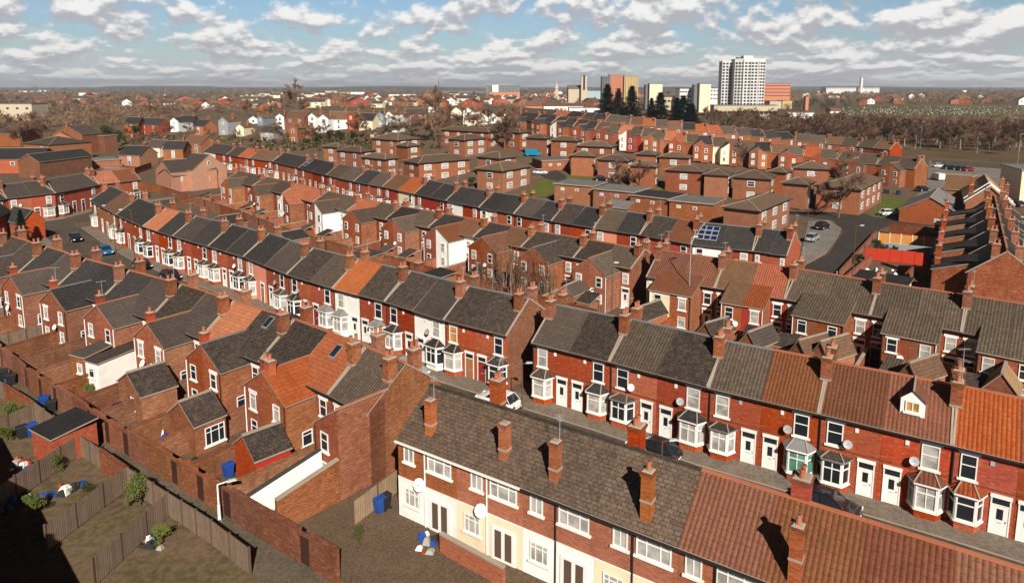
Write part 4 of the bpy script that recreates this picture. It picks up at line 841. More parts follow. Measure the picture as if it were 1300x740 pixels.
# upper left group
px_block('warehouse', 'brick workshop with long black roof at the end of the side street', 'building', (-40,203), (49,202), 4.6, 12, 4.6, 7.6, roof='gable', wallm='brick_red', roofm='roof_felt', wins=[('f', .62, 2.6, 1.4, 1.2, Dk), ('f', .85, 2.6, 1.4, 1.2, Dk)])
px_block('warehouse', 'low brick shed with black roof and blank dark wall', 'building', (50,206), (116,198), 5.0, 8, 5.0, 7.2, roof='gable', wallm='brick_brown', roofm='roof_felt')
px_block('brick_house', 'orange brick house with hipped grey roof and white sash pairs', 'house', (30,183), (62,185), 6.0, 16, 6.0, 8.6, roof='hip', wallm='brick_orange', roofm='roof_grey', wins=[('f', .7, 3.6, 1.6, 1.8, Dk)])
px_block('brick_house', 'orange brick gable fronted house with two white windows above black roof', 'house', (60,177), (94,177), 6.2, 16, 6.2, 9.2, roof='gable', axis='y', wallm='brick_orange', roofm='roof_grey', wins=[('f', .3, 3.8, 1.5, 1.7, Dk), ('f', .72, 3.8, 1.5, 1.7, Dk)])
px_block('brick_house', 'tall brick house with grey roof and end chimney above the workshops', 'house', (104,171), (127,169), 8.2, 14, 8.2, 11.6, roof='gable', wallm='brick_flat', roofm='roof_grey', chs=[(0.03, .5, 9.5, 13, 2), (.92, .5, 9.8, 12.6, 2)], wins=[])
px_block('brick_house', 'brown brick flank with one white window beside the tall house', 'house', (107,172), (132,173), 7.0, 6, 7.0, 7.3, roof='flat', wallm='brick_brown', roofm='roof_grey', wins=[('f', .66, 3.6, 1.3, 1.5, Dk)])
px_block('grey_roofed_house', 'long grey roofed brick house at the far left edge', 'house', (-40,170), (25,170), 6.0, 16, 6.0, 8.8, roof='gable', wallm='brick_flat', roofm='roof_grey', chs=[(.75, .5, 7.5, 10.2, 2)])
px_block('corner_house', 'low brick corner building with slate roof where the streets meet', 'house', (27,283), (56,279), 3.6, 6.5, 3.6, 5.6, roof='gable', axis='y', wallm='brick_red', roofm='roof_slate', sidem='brick_old')
px_block('corner_house', 'slate roofed brick house behind the low corner building', 'house', (-50,294), (12,268), 5.0, 7, 5.0, 8.2, roof='gable', wallm='brick_red', roofm='roof_slate', chs=[(.97, .5, 6.3, 9.2, 2)])
px_block('garage', 'brick garage with timber gable behind the side street', 'garage', (118,205), (152,203), 2.6, 10, 2.6, 2.8, roof='flat', wallm='brick_flat', roofm='roof_shed')
# right side: workshop, shop, long houses by the car park
px_block('workshop', 'brick gabled workshop with grey roof across the road from the red fence', 'building', (1142,266), (1219,273), 2.6, 15, 2.6, 5.6, roof='gable', axis='y', wallm='brick_orange', roofm='roof_shed', ov=0.25)
t = px_block('brick_house', 'plain brown-red roofed brick building next to the car park', 'building', (1201,240), (1239,243), 4.6, 13, 4.6, 7.2, roof='gable', axis='x', wallm='brick_flat', roofm='roof_brown')
t = px_block('tan_roofed_building', 'tan roofed building with white edged parapet near the main road', 'building', (1226,258), (1286,262), 5.2, 22, 5.2, 8.6, roof='gable', axis='y', wallm='brick_flat', roofm='roof_tan', chs=[(.1, .1, 5.6, 8.6, 2), (.9, .3, 5.6, 8.6, 2), (.88, .75, 5.6, 8.6, 2), (.2, .8, 5.6, 8.6, 2)])
m = MB()
for y in (-0.3, 4.2):
    w = (G(1286,262,5.2) - G(1226,258,5.2)).length
    for x0, z0, x1, z1 in ((-.3, 5.35, w / 2, 8.95), (w / 2, 8.95, w + .3, 5.35)): m.hexa([(x0, y, z0), (x1, y, z1), (x1, y + .3, z1), (x0, y + .3, z0), (x0, y, z0 + .25), (x1, y, z1 + .25), (x1, y + .3, z1 + .25), (x0, y + .3, z0 + .25)], 'white_render')
part('white_coping', m, t)
px_block('cream_building', 'cream walled building with dark windows at the right edge', 'building', (1293,262), (1330,264), 0, 12, 8.5, 9.2, roof='flat', wallm='cream_render', roofm='roof_shed', wins=[('f', .35, 5.4, 2.0, 1.6, Dk), ('f', .35, 2.6, 2.0, 1.6, Dk)])
t = px_block('shop', 'low flat roofed shop with a white and red signboard', 'shop', (1187,281), (1222,287), 2.6, 5, 2.6, 2.8, roof='flat', wallm='brick_brown', roofm='roof_felt')
w = (G(1187,281,2.6) - G(1222,287,2.6)).length; m = MB(); m.box(0, w, -0.5, -0.38, 2.1, 3.2, 'white_frame')
for i in range(9): m.box(0.5 + i * 0.55, 0.9 + i * 0.55, -0.52, -0.5, 2.45, 2.9, 'sign_red')
part('signboard', m, t)
# solar panels, skylights, dormer ride on the roofs of their houses
def find(sub): return next(o for o in COL.objects if o.get('label') and sub in o['label'])
def on_roof(h, name, xf, y0, y1, wx, D, ze, zr, fn):
    s = (zr - ze) / (D / 2); y0_, y1_ = y0, y1
    m = MB(); fn(m, s); return part(name, m, h)
def solar(h, w, x0, x1, nx, ny, D=7.2, ze=5.4, zr=7.8):
    s = (zr - ze) / (D / 2); y0, y1 = 0.7, 3.1
    for i in range(nx):
        for j in range(ny):
            xa = x0 + (x1 - x0) * i / nx; xb = x0 + (x1 - x0) * (i + 1) / nx - .05; ya = y0 + (y1 - y0) * j / ny; yb = y0 + (y1 - y0) * (j + 1) / ny - .05
            z = lambda y: ze + s * y + 0.2
            m = MB(); m.hexa([(xa, ya, z(ya)), (xb, ya, z(ya)), (xb, yb, z(yb)), (xa, yb, z(yb)), (xa, ya, z(ya) + .04), (xb, ya, z(ya) + .04), (xb, yb, z(yb) + .04), (xa, yb, z(yb) + .04)], 'steel')
            e = .05; m.hexa([(xa + e, ya + e, z(ya + e) + .03), (xb - e, ya + e, z(ya + e) + .03), (xb - e, yb - e, z(yb - e) + .03), (xa + e, yb - e, z(yb - e) + .03), (xa + e, ya + e, z(ya + e) + .052), (xb - e, ya + e, z(ya + e) + .052), (xb - e, yb - e, z(yb - e) + .052), (xa + e, yb - e, z(yb - e) + .052)], 'pv_cell')
            part('solar_panel', m, h)
def skylight(h, x, y, D=7.2, ze=5.4, zr=7.8):
    s = (zr - ze) / (D / 2); m = MB(); z = lambda yy, o: ze + s * yy + .13 + o
    for a, b, c, d, o0, o1, mt in ((x, x + .75, y, y + 1.0, 0, .09, 'lead'), (x + .08, x + .67, y + .1, y + .9, .08, .11, 'glass_dark')):
        m.hexa([(a, c, z(c, o0)), (b, c, z(c, o0)), (b, d, z(d, o0)), (a, d, z(d, o0)), (a, c, z(c, o1)), (b, c, z(c, o1)), (b, d, z(d, o1)), (a, d, z(d, o1))], mt)
    part('skylight', m, h)
h = find(', fourth from the end below'); h['label'] = 'white painted slate house with nine roof solar panels, near the terrace end'
solar(h, 4, .5, 3.4, 3, 3)
h = find(', twenty-sixth from the end below'); solar(h, 4, .4, 3.2, 3, 2)
# ---------------------------------------------------------------- yard walls, fences, outhouses
def wall_thing(name, a, b, label, cat, h=1.9, th=0.24, mat='brick_old', cope='brick_brown', gate=None, group=None, h2=None):
    a = a.copy(); b = b.copy(); a.z = b.z = 0; L_ = (b - a).length; h2 = h2 or h
    m = MB(); g0 = g1 = None
    if gate is not None and L_ > 2.2:
        g0 = gate * (L_ - 1.0); g1 = g0 + 0.95
        segs = [(0, g0), (g1, L_)]
    else: segs = [(0, L_)]
    hh = lambda x: h + (h2 - h) * x / L_
    for x0, x1 in segs:
        if x1 - x0 < 0.05: continue
        m.hexa([(x0, -th/2, 0), (x1, -th/2, 0), (x1, th/2, 0), (x0, th/2, 0), (x0, -th/2, hh(x0)), (x1, -th/2, hh(x1)), (x1, th/2, hh(x1)), (x0, th/2, hh(x0))], mat)
        if cope: m.hexa([(x0, -th/2 - .04, hh(x0) + .002), (x1, -th/2 - .04, hh(x1) + .002), (x1, th/2 + .04, hh(x1) + .002), (x0, th/2 + .04, hh(x0) + .002), (x0, -th/2 - .04, hh(x0) + .09), (x1, -th/2 - .04, hh(x1) + .09), (x1, th/2 + .04, hh(x1) + .09), (x0, th/2 + .04, hh(x0) + .09)], cope)
    o = part(name, m, None, a, line_angle(a, b)); tag(o, label, cat, group)
    if g0 is not None:
        q = MB(); q.box(g0 + .02, g1 - .02, -.04, .04, .05, 1.85, 'dark_door'); q.box(g0 + .1, g1 - .1, -.06, -.041, .9, 1.0, 'dark_door'); q.box(g0 - .02, g1 + .02, -.1, .1, 1.87, 2.0, 'brick_brown'); part('gate', q, o)
    return o
def fence_thing(a, b, label, h=1.7, mat='fence_wood', group=None, post='pole_wood', cat='fence'):
    a = a.copy(); b = b.copy(); a.z = b.z = 0; L_ = (b - a).length
    t = thing('garden_fence', label, cat, a, line_angle(a, b), group); n = max(1, round(L_ / 1.9))
    m = MB()
    for i in range(n):
        x0, x1 = L_ * i / n + .06, L_ * (i + 1) / n - .06; dz = rnd.uniform(-.05, .05); m.box(x0, x1, -.03, .03, .06, h + dz, mat); m.box(x0, x1, -.05, -.031, h * .5, h * .5 + .08, mat)
    part('panels', m, t)
    for i in range(n + 1):
        x = L_ * i / n; m = MB(); m.box(x - .05, x + .05, -.06, .06, 0, h + .12, post); part('post', m, t)
    return t
def hit(p, d, poly):
    best = None
    for a, b in zip(poly, poly[1:]):
        e = b - a; den = d.x * e.y - d.y * e.x
        if abs(den) < 1e-6: continue
        q = a - p; t = (q.x * e.y - q.y * e.x) / den; s = (q.x * d.y - q.y * d.x) / den
        if t > 0 and -1e-6 <= s <= 1 + 1e-6 and (best is None or t < best): best = t
    return p + d * best if best else None
def l_yards():
    hits = []; k = 0
    for i in range(len(LR) - 1):
        a, b = LR[i], LR[i + 1]; d = (b - a).normalized(); n = Vector((d.y, -d.x, 0))
        for j, p in enumerate((a, (a + b) / 2)):
            if i == len(LR) - 2 and j == 1: pass
            h_ = hit(p, n, AW)
            if not h_: continue
            st = p + n * (0.05 if j == 0 else 2.65); e = h_ - n * 0.15
            k += 1
            lb = f"{ordw(18 - k)}"
            if i == len(LR) - 2 and j == 1:
                st = (a + b) / 2 + n * 2.62
                wall_thing('yard_wall', st + d * -.13, st + n * 4.6 + d * -.13, 'stepped brick yard wall continuing the big blank gable', 'wall', 3.0, .26, 'brick_old', 'cement', None, 'yard dividers', 2.2)
                s2 = (a + b) / 2 - d * 2.1 + n * 2.7
                wall_thing('yard_wall', s2, s2 + n * 5.6, 'white painted sloping yard wall with dark coping below the last rear wing', 'wall', 3.0, .24, 'white_render', 'cladding_dark', None, 'yard dividers', 2.0)
            elif k in (3, 5): fence_thing(st, e, f"grey timber fence dividing the yards, {'nearest' if k == 5 else 'farther'} of two above the green tufts", 1.6, 'fence_wood', 'yard dividers')
            elif j == 1 or k % 3 == 0: wall_thing('yard_wall', st, e, f"brick wall dividing two back yards, {lb} from the blank gable", 'wall', 1.9, .22, 'brick_alley', 'brick_brown', None, 'yard dividers', 1.7)
            else: wall_thing('yard_wall', st, e, f"brick wall dividing two back yards, {lb} from the blank gable", 'wall', 2.0, .22, 'brick_alley', 'brick_brown', None, 'yard dividers', 1.8)
            hits.append(h_)
    pts = [AW[0]] + hits
    for i, (a, b) in enumerate(zip(pts, pts[1:])):
        wall_thing('alley_wall', a, b, f"old brick alley wall with a dark gate, {ordw(len(pts) - i)} up from the lamp post", 'wall', 2.15, .26, 'brick_alley', 'brick_brown', (0.1, 0.85, 0.5)[i % 3] if i > 1 else None, 'brick walls along the alley', 2.05)
    a = pts[-1]; b = AW[-1]; wall_thing('alley_wall', a, b, "old brick alley wall, lowest stretch by the lamp post", 'wall', 2.1, .26, 'brick_alley', 'brick_brown', .6, 'brick walls along the alley')
l_yards()
def px_wall(A, B, label, h=1.9, mat='brick_old', fn='w', **kw):
    a, b = G(*A), G(*B)
    return wall_thing('yard_wall', a, b, label, 'wall', h, .22, mat, **kw) if fn == 'w' else fence_thing(a, b, label, h, mat, **kw)
# back yards of the middle terrace and of the terrace with sloping wings
def back_yards(pts, length, off, what, grp, step=2):
    n = 0
    for i in range(len(pts) - 1):
        a, b = pts[i], pts[i + 1]; d = (b - a).normalized(); q = Vector((d.y, -d.x, 0)); mid = (a + b) / 2
        n += 1
        wall_thing('yard_wall', a + q * .05, a + q * length, f"brick wall between back yards, {ordw(n)} pair along the {what}", 'wall', 1.9, .22, 'brick_old', 'cement', None, grp, 1.7)
        wall_thing('yard_wall', mid + q * (off + .05), mid + q * length, f"short brick wall below the shared wing, {ordw(n)} along the {what}", 'wall', 1.8, .22, 'brick_orange' if i % 2 else 'brick_old', 'brick_brown', None, grp, 1.6)
        wall_thing('yard_wall', a + q * (length + .13), b + q * (length + .13), f"long brick wall closing the yards, {ordw(n)} along the {what}", 'wall', 1.9, .24, 'brick_old', 'brick_brown', .4, grp)
        for k, f in enumerate((.12, .62)):
            p = a + (b - a) * f + q * (length - 2.6)
            px_b = p + d * 1.9
            if (i + k) % 2 == 0: block('outhouse', f"small brick yard outhouse, {ordw(n)} along the {what}", 'outhouse', p + q * 2.4, px_b + q * 2.4, 2.2, 2.2, 2.9, 'mono', 'x', 'brick_old', rnd.choice(['roof_mossy', 'roof_slate', 'roof_grey']), (), grp + ' outhouses', ov=.08)
back_yards(PR, 7.6, 3.1, 'middle terrace', 'yard walls of the middle terrace')
back_yards(R2, 6.6, 3.0, 'sloping winged terrace', 'yard walls of the sloping winged terrace')
# far side of the alley: fences, shed, corner of gardens
flab = ['shortest, at the top of the alley', 'beside the black roofed shed', 'below the shed corner', 'with a mossy end', 'past the yellow shrub', 'lowest, running out of view', 'near the alley bend', 'by the blue bin']
fpts = [(-30,485),(8,510),(46,535),(84,563),(103,578),(130,597),(163,621),(215,655),(270,692),(318,730)]
for i, (A, B) in enumerate(zip(fpts, fpts[1:])):
    a, b = G(*A), G(*B)
    if i in (3,): wall_thing('garden_wall', a, b, 'brick garden wall across the alley beside the black roofed shed', 'wall', 1.7, .22, 'brick_red')
    elif i in (1, 5): wall_thing('garden_wall', a, b, f"crumbling brick garden wall across the alley, {'upper' if i == 1 else 'lower'} one", 'wall', 1.6, .22, 'brick_old')
    else: fence_thing(a, b, 'weathered grey timber fence lining the alley, ' + ['shortest at the top', '', 'above the shed', '', 'right below the shed', '', 'beside the conical shrub', 'below the conical shrub', 'lowest of all'][i], 1.7, 'fence_wood', 'fences across the alley')
for i, (A, B) in enumerate([((46,535),(-25,570)), ((103,578),(-10,655)), ((163,621),(60,700)), ((215,655),(120,745))]):
    fence_thing(G(*A), G(*B), 'grey timber fence between two shaded gardens, ' + ['first', 'second', 'third', 'fourth'][i] + ' down the alley', 1.7, 'fence_wood', 'fences between the lower gardens')
def outhouse(A, B, z, D, zr, label, roof='gable', axis='y', wallm='brick_old', roofm='roof_mossy', wins=(), **kw):
    return px_block('outhouse', label, 'outhouse', A, B, z, D, z, zr, roof=roof, axis=axis, wallm=wallm, roofm=roofm, wins=wins, ov=.12, det=2, **kw)
outhouse((150,484), (179,505), 2.5, 2.9, 3.9, 'brick outhouse with mossy gable roof and one narrow window', wins=[('f', .62, .9, .6, 1.1, N_)])
outhouse((214,524), (247,543), 2.4, 2.5, 3.8, 'brick outhouse with mossy roof and white framed side opening', wins=[('r', .62, .5, 1.6, 1.5, Dk)])
outhouse((108,459), (124,466.5), 3.0, 4.6, 3.2, 'white rendered flat topped extension with dark felt roof', roof='mono', wallm='white_render', roofm='roof_grey', wins=[('f', .5, 1.6, .8, .9, Dk)])
outhouse((90,452), (108,458), 2.6, 4.0, 3.0, 'low brick lean-to beside the white rendered extension', roof='mono', roofm='roof_grey', wins=[('f', .6, 1.0, .7, 1.0, N_)])
outhouse((298,566), (324,586), 2.4, 2.6, 3.6, 'red painted outhouse with mossy roof in the last yard', wallm='red_paint', frontm='brick_red', wins=[])
outhouse((40,549), (66,566), 2.2, 3.2, 2.5, 'garden shed with black roof and white edge across the alley', roof='mono', wallm='brick_red', roofm='roof_felt', wins=[])
for i, (A, B, z, D, zr, rm) in enumerate([((886,424),(905,430),2.6,3.5,3.7,'roof_mossy'), ((938,436),(961,443),2.6,4,3.9,'roof_grey'), ((1003,449),(1024,455),2.7,4,4.0,'roof_brown'), ((1030,452),(1052,460),2.7,4,4.2,'roof_brown'), ((1140,480),(1166,488),2.7,4,4.1,'roof_brown'), ((1118,472),(1138,477),2.5,3,2.7,'roof_olive'),
    ((1247,497),(1293,507),2.6,4,4.2,'roof_tan'), ((800,403),(820,409),2.6,4,3.8,'roof_mossy'), ((705,372),(728,377),2.6,3.5,3.6,'roof_grey'), ((530,352),(550,357),2.5,4,2.8,'roof_felt'), ((440,325),(462,330),2.5,4,2.7,'roof_grey'), ((346,302),(366,308),2.5,4,3.6,'roof_slate'), ((268,280),(288,286),2.5,4,3.6,'roof_slate')]):
    lb = ['mossy roofed', 'grey roofed', 'first brown roofed', 'second brown roofed', 'third brown roofed', 'flat olive roofed', 'tan roofed', 'smaller mossy roofed', 'short grey roofed', 'black flat roofed', 'flat grey roofed', 'slate roofed', 'farthest slate roofed'][i]
    px_block('outhouse', f"{lb} brick outhouse in the yards behind the main street", 'outhouse', A, B, z, D, z, zr, roof='gable' if zr - z > .5 else 'mono', axis='y', wallm='brick_orange' if i % 2 else 'brick_old', roofm=rm, ov=.12, group='outhouses behind the main street')
# yard of the end house: white wall, gable foot wall, fence and bins
px_wall((449,668), (508,622), 'light timber fence between the blank gable and the bottom terrace', 1.7, 'fence_light', fn='f')
px_wall((560,700), (640,745), 'brick yard wall below the white rendered houses', 1.2, 'brick_orange', cope='cement')
# gardens at the right: red fence, orange fence, blue topped wall, long garage
px_wall((1098,330), (1177,338), 'bright red painted garden fence beside the estate road', 2.1, 'fence_red', fn='f', post='fence_red')
px_wall((1115,309), (1187,316), 'orange timber fence with pale posts behind the red fence', 2.0, 'fence_orange', fn='f', post='white_frame')
px_wall((1122,318), (1186,325), 'grey rendered low wall with pale blue rail in the gardens', 1.3, 'grey_render', cope='pale_blue')
px_wall((1128,298), (1176,303), 'tall ivy-stained brick wall at the top of the fenced gardens', 2.2, 'brick_brown')
px_block('garage', 'long white walled garage with dark felt roof behind the olive roofs', 'garage', (1082,358), (1147,368), 2.3, 4.5, 2.3, 2.7, roof='mono', wallm='white_render', roofm='roof_felt')
px_wall((1062,372), (1105,335), 'brick wall along the footway by the bollards', 1.4, 'brick_old')
px_wall((1066,352), (1112,300), 'low brick wall with dark railing edging the estate road', 1.0, 'brick_old')
for i, (x, y) in enumerate([(1034,353),(1042,354),(1051,355),(1062,353),(1068,350)]):
    m = MB(); a = G(x, y); m.tube((0, 0, 0), (0, 0, 1.0), .09, .08, 'white_frame', 8); m.tube((0, 0, .7), (0, 0, .85), .1, .1, 'bin_dark', 8)
    tag(part('bollard', m, None, a), 'white bollard with a dark band closing the end of the estate road', 'bollard', 'bollards across the road end')
for i, (A, B, h_) in enumerate([((160,236),(205,246),2), ((205,246),(240,258),2), ((170,222),(192,214),2), ((228,262),(262,256),1.8), ((150,226),(168,240),1.8), ((1075,376),(1125,384),1.7), ((1130,384),(1160,352),1.8), ((1062,392),(1112,398),1.6)]):
    px_wall(A, B, 'brick boundary wall, ' + ['longest of those below the pink houses', 'second below the pink houses', 'beside the pink gabled house', 'low one before the middle terrace end', 'short one behind the side street', 'nearest the olive roofs', 'beside the long white garage', 'lowest one behind the olive roofs'][i], h_)
# ---------------------------------------------------------------- dormer and skylights on near roofs
def dormer(h, w, x, D=7.2, ze=5.4, zr=7.8):
    s = (zr - ze) / (D / 2); t = link('dormer', None, h, (x, 0, 0)); z = lambda y: ze + s * y + .12
    m = MB(); y0 = 1.0; hw = .72; zb = z(y0); ye = y0 + 1.15 / s; yt = min(D / 2 - .05, y0 + 1.75 / s)
    m.poly([(-hw, y0, zb), (hw, y0, zb), (hw, y0, zb + 1.15), (0, y0, zb + 1.75), (-hw, y0, zb + 1.15)], 'white_frame')
    m.poly([(-hw, y0, zb + 1.15), (-hw, ye, z(ye)), (-hw, y0, zb)], 'white_frame'); m.poly([(hw, y0, zb), (hw, ye, z(ye)), (hw, y0, zb + 1.15)], 'white_frame')
    part('dormer_wall', m, t)
    r = MB(); o = .14; za = zb + 1.15 - .1; zt = zb + 1.80
    r.poly([(-hw - o, y0 - .15, za), (0, y0 - .15, zt), (0, yt + .1, zt), (-hw - o, ye, za)][::-1], 'roof_pantile'); r.poly([(hw + o, y0 - .15, za), (0, y0 - .15, zt), (0, yt + .1, zt), (hw + o, ye, za)], 'roof_pantile')
    r.box(-.06, .06, y0 - .15, yt + .1, zt - .02, zt + .05, 'cement'); part('dormer_roof', r, t)
    link('window', window_mesh(.85, .75, 'glass_warm', 'split', False), t, (0, y0, zb + .25))
h = find(', eighth after the passage'); dormer(h, 4, h.location.x * 0 + 1.6)
h['label'] = 'brown pantiled brick bay house with a white dormer window in its roof'
h = find('house, second from the big blank gable'); skylight(h, 2.0, 1.8, 6.7, 5.4, 7.9); h['label'] = 'orange roofed house with a skylight, next to the blank gable house'
h = find('house, fourth from the big blank'); skylight(h, 1.6, 2.0, 6.7, 5.4, 7.9)
# ---------------------------------------------------------------- cars, van, bins, lamps
def car_meshes(kind):
    Lh, W_, Hb, Hr = dict(car=(2.1, .86, .82, 1.45), van=(2.5, .96, 1.15, 2.15))[kind]
    def body(col):
        m = MB()
        if kind == 'car': st = [(-Lh, .40, .62, .70), (-Lh + .12, .26, .78, .80), (-1.55, .22, .90, .85), (-.9, .22, .92, .86), (.75, .22, .90, .86), (1.35, .22, .84, .84), (Lh - .15, .26, .68, .78), (Lh, .38, .55, .66)]
        else: st = [(-Lh, .35, 2.05, .90), (-Lh + .1, .26, 2.12, .95), (0.4, .26, 2.15, .96), (1.2, .26, 2.10, .95), (1.75, .26, 1.25, .94), (Lh - .1, .28, 1.0, .90), (Lh, .38, .8, .84)]
        secs = []
        for x, zl, zt, hw in st:
            secs.append([(x, -hw * .9, zl), (x, -hw, zl + .18), (x, -hw, zt - .12), (x, -hw * .88, zt), (x, hw * .88, zt), (x, hw, zt - .12), (x, hw, zl + .18), (x, hw * .9, zl)])
        for a, b in zip(secs, secs[1:]):
            for i in range(8): j = (i + 1) % 8; m.poly([a[i], a[j], b[j], b[i]][::-1], col)
        m.poly(secs[0], col); m.poly(secs[-1][::-1], col)
        return m
    def cabin():
        m = MB()
        if kind == 'car':
            m.hexa([(-1.75, -.76, .88), (1.0, -.76, .88), (1.0, .76, .88), (-1.75, .76, .88), (-1.25, -.60, 1.40), (.35, -.60, 1.40), (.35, .60, 1.40), (-1.25, .60, 1.40)], 'glass_dark')
        else:
            m.hexa([(1.0, -.90, 1.25), (1.86, -.88, 1.27), (1.86, .88, 1.27), (1.0, .90, 1.25), (.9, -.965, 1.95), (1.32, -.86, 1.98), (1.32, .86, 1.98), (.9, .965, 1.95)], 'glass_dark')
        return m
    def roofp(col):
        m = MB(); m.hexa([(-1.27, -.61, 1.40), (.37, -.61, 1.40), (.37, .61, 1.40), (-1.27, .61, 1.40), (-1.1, -.5, 1.46), (.2, -.5, 1.46), (.2, .5, 1.46), (-1.1, .5, 1.46)], col)
        for sy in (-1, 1):
            for (xa, xb) in ((1.0, .36), (-.35, -.35), (-1.74, -1.26)): m.tube((xa, sy * .765, .88), (xb, sy * .61, 1.41), .03, .03, col, 4)
        return m
    return body, cabin, roofp
def vehicle(P, rz, col, label, kind='car', cat=None, group=None, name='parked_car'):
    t = thing(name, label, cat or ('van' if kind == 'van' else 'car'), P, rz, group); body, cabin, roofp = car_meshes(kind)
    link('body', cached(('cb', kind, col), lambda: body(col).mesh('body')), t); link('windows', cached(('cc', kind), lambda: cabin().mesh('windows')), t)
    if kind == 'car': link('roof', cached(('cr', col), lambda: roofp(col).mesh('roof')), t)
    def wh():
        m = MB(); m.tube((0, -.1, 0), (0, .1, 0), .32, .32, 'rubber', 14); m.tube((0, -.112, 0), (0, .112, 0), .19, .19, 'steel', 10); return m.mesh('wheel')
    fx = 1.3 if kind == 'car' else 1.6
    for x in (-fx, fx):
        for y in (-.78, .78): link('wheel', cached('wheel', wh), t, (x, y, .32))
    def hl(): m = MB(); m.box(-.04, .03, -.16, .16, -.06, .07, 'white_frame'); return m.mesh('headlight')
    def tl_(): m = MB(); m.box(-.03, .04, -.14, .14, -.08, .08, 'car_red'); return m.mesh('tail_light')
    for y in (-.56, .56):
        link('headlight', cached('hl', hl), t, ((2.06 if kind == 'car' else 2.46), y, .62 if kind == 'car' else .85)); link('tail_light', cached('tl', tl_), t, (-2.07 if kind == 'car' else -2.49, y, .66 if kind == 'car' else 1.0))
    m = MB(); m.box(-.01, .02, -.26, .26, -.06, .06, 'stone_trim'); part('number_plate', m, t, (-2.1 if kind == 'car' else -2.51, 0, .48))
    return t
def street_dir(p):
    best = min(zip(main, main[1:]), key=lambda s: ((s[0] + s[1]) / 2 - p).length); return line_angle(*best)
zc = 0.004
for (x, y, z, col, lab) in [(830,570,.5,'car_black','black car parked below the pair of white doors'), (633,510,.4,'car_white','white car parked behind the brick stack near the passage'), (1050,640,.5,'car_black','black car in shade beside the orange roof end'),
    (521,470,.4,'car_silver','grey car parked beyond the blank gable corner'), (370,411,.4,'car_black','black car parked opposite the orange roofed bay house'), (96,304,.3,'car_black','dark car at the street corner'), (134,320,.3,'car_blue','dark blue car, second from the street corner'), (181,338,.3,'car_black','black car, third from the street corner'), (217,352,.3,'car_black','black car, fourth from the street corner')]:
    P = G(x, y, z); P.z = zc; vehicle(P, street_dir(P) + (math.pi if x in (633, 830) else 0), col, lab, group='cars parked on the main street')
for (x, y, rz, col, kind, lab) in [(1044,291,40,'car_black','car','black car in the curved lay-by'), (1031,306,50,'car_silver','car','silver car in the curved lay-by'), (1128,274,10,'car_white','car','white fronted car beside the big lawn'), (763,230,5,'car_black','car','dark hatchback on the lane by the flats'), (686,222,-20,'car_white','car','white car at the corner of the flats'),
    (677,199,-8,'car_teal','van','bright blue van parked above the flat roofed block'), (1190,229,85,'car_white','van','white van parked facing the camera by the car park'), (1192,213,0,'car_white','car','white pickup style car at the edge of the car park'), (1230,217.5,0,'car_red','car','dark red car in the car park'), (1214,216,0,'car_black','car','black car, middle of the car park row'), (1204,215,0,'car_black','car','black car beside the red gable chimney'),
    (1222,217,0,'car_black','car','black car next to the dark red one'), (1171,243,20,'car_black','car','black car in front of the terrace end yard'), (1199,229,85,'car_black','car','black car beside the white van'), (914,268,60,'car_white','car','white car beside the nearest flats'), (1290,262,85,'car_black','car','dark car on the main road at the edge'), (1296,285,85,'car_silver','car','silver car on the main road at the edge')]:
    P = GT(x, y); P.z += 0.07; vehicle(P, R(rz), col, lab, kind, group='vehicles on the estate', name='parked_van' if kind == 'van' else 'parked_car')
def bin_(x, y, col, label, rz=0, z=0, group='wheelie bins'):
    t = thing('wheelie_bin', label, 'bin', G(x, y), R(rz), group); m = MB(); m.hexa([(-.22, -.26, .08), (.22, -.26, .08), (.22, .26, .08), (-.22, .26, .08), (-.29, -.34, .98), (.29, -.34, .98), (.29, .36, .98), (-.29, .36, .98)], col); part('body', m, t)
    m = MB(); m.hexa([(-.31, -.37, .985), (.31, -.37, .985), (.31, .4, .985), (-.31, .4, .985), (-.27, -.3, 1.05), (.27, -.3, 1.05), (.27, .4, 1.07), (-.27, .4, 1.07)], col); m.tube((-.25, .44, 1.0), (.25, .44, 1.0), .025, .025, col, 5); part('lid', m, t)
    for s in (-1, 1): m = MB(); m.tube((s * .24, .27, .1), (s * .3, .27, .1), .1, .1, 'rubber', 8); part('wheel', m, t)
for i, (x, y, c, lb) in enumerate([(56,517,'bin_blue','blue wheelie bin on the alley, left of the black one'), (65,523,'bin_dark','black wheelie bin standing against the alley wall'), (40,553,'bin_blue','blue wheelie bin behind the fence across the alley'), (28,556,'bin_dark','black wheelie bin behind the fence across the alley'), (290,605,'bin_blue','blue wheelie bin in the yard by the white lamp post'), (482,650,'bin_blue','bright blue wheelie bin below the blank gable'), (489,646,'bin_dark','black wheelie bin below the blank gable'),
    (5,482,'bin_dark','dark bin at the top of the alley'), (14,488,'bin_dark','second dark bin at the top of the alley'), (150,527,'bin_dark','dark bin among clutter in the walled yard'), (1123,245.5,'bin_dark','dark bin beside the low brick yard wall'), (1127,246,'bin_dark','second dark bin beside the low brick yard wall'), (1139,247,'bin_dark','dark bin nearest the blue one'), (1143,247.5,'bin_blue','blue bin outside the terrace yards')]): bin_(x, y, c, lb, -40)
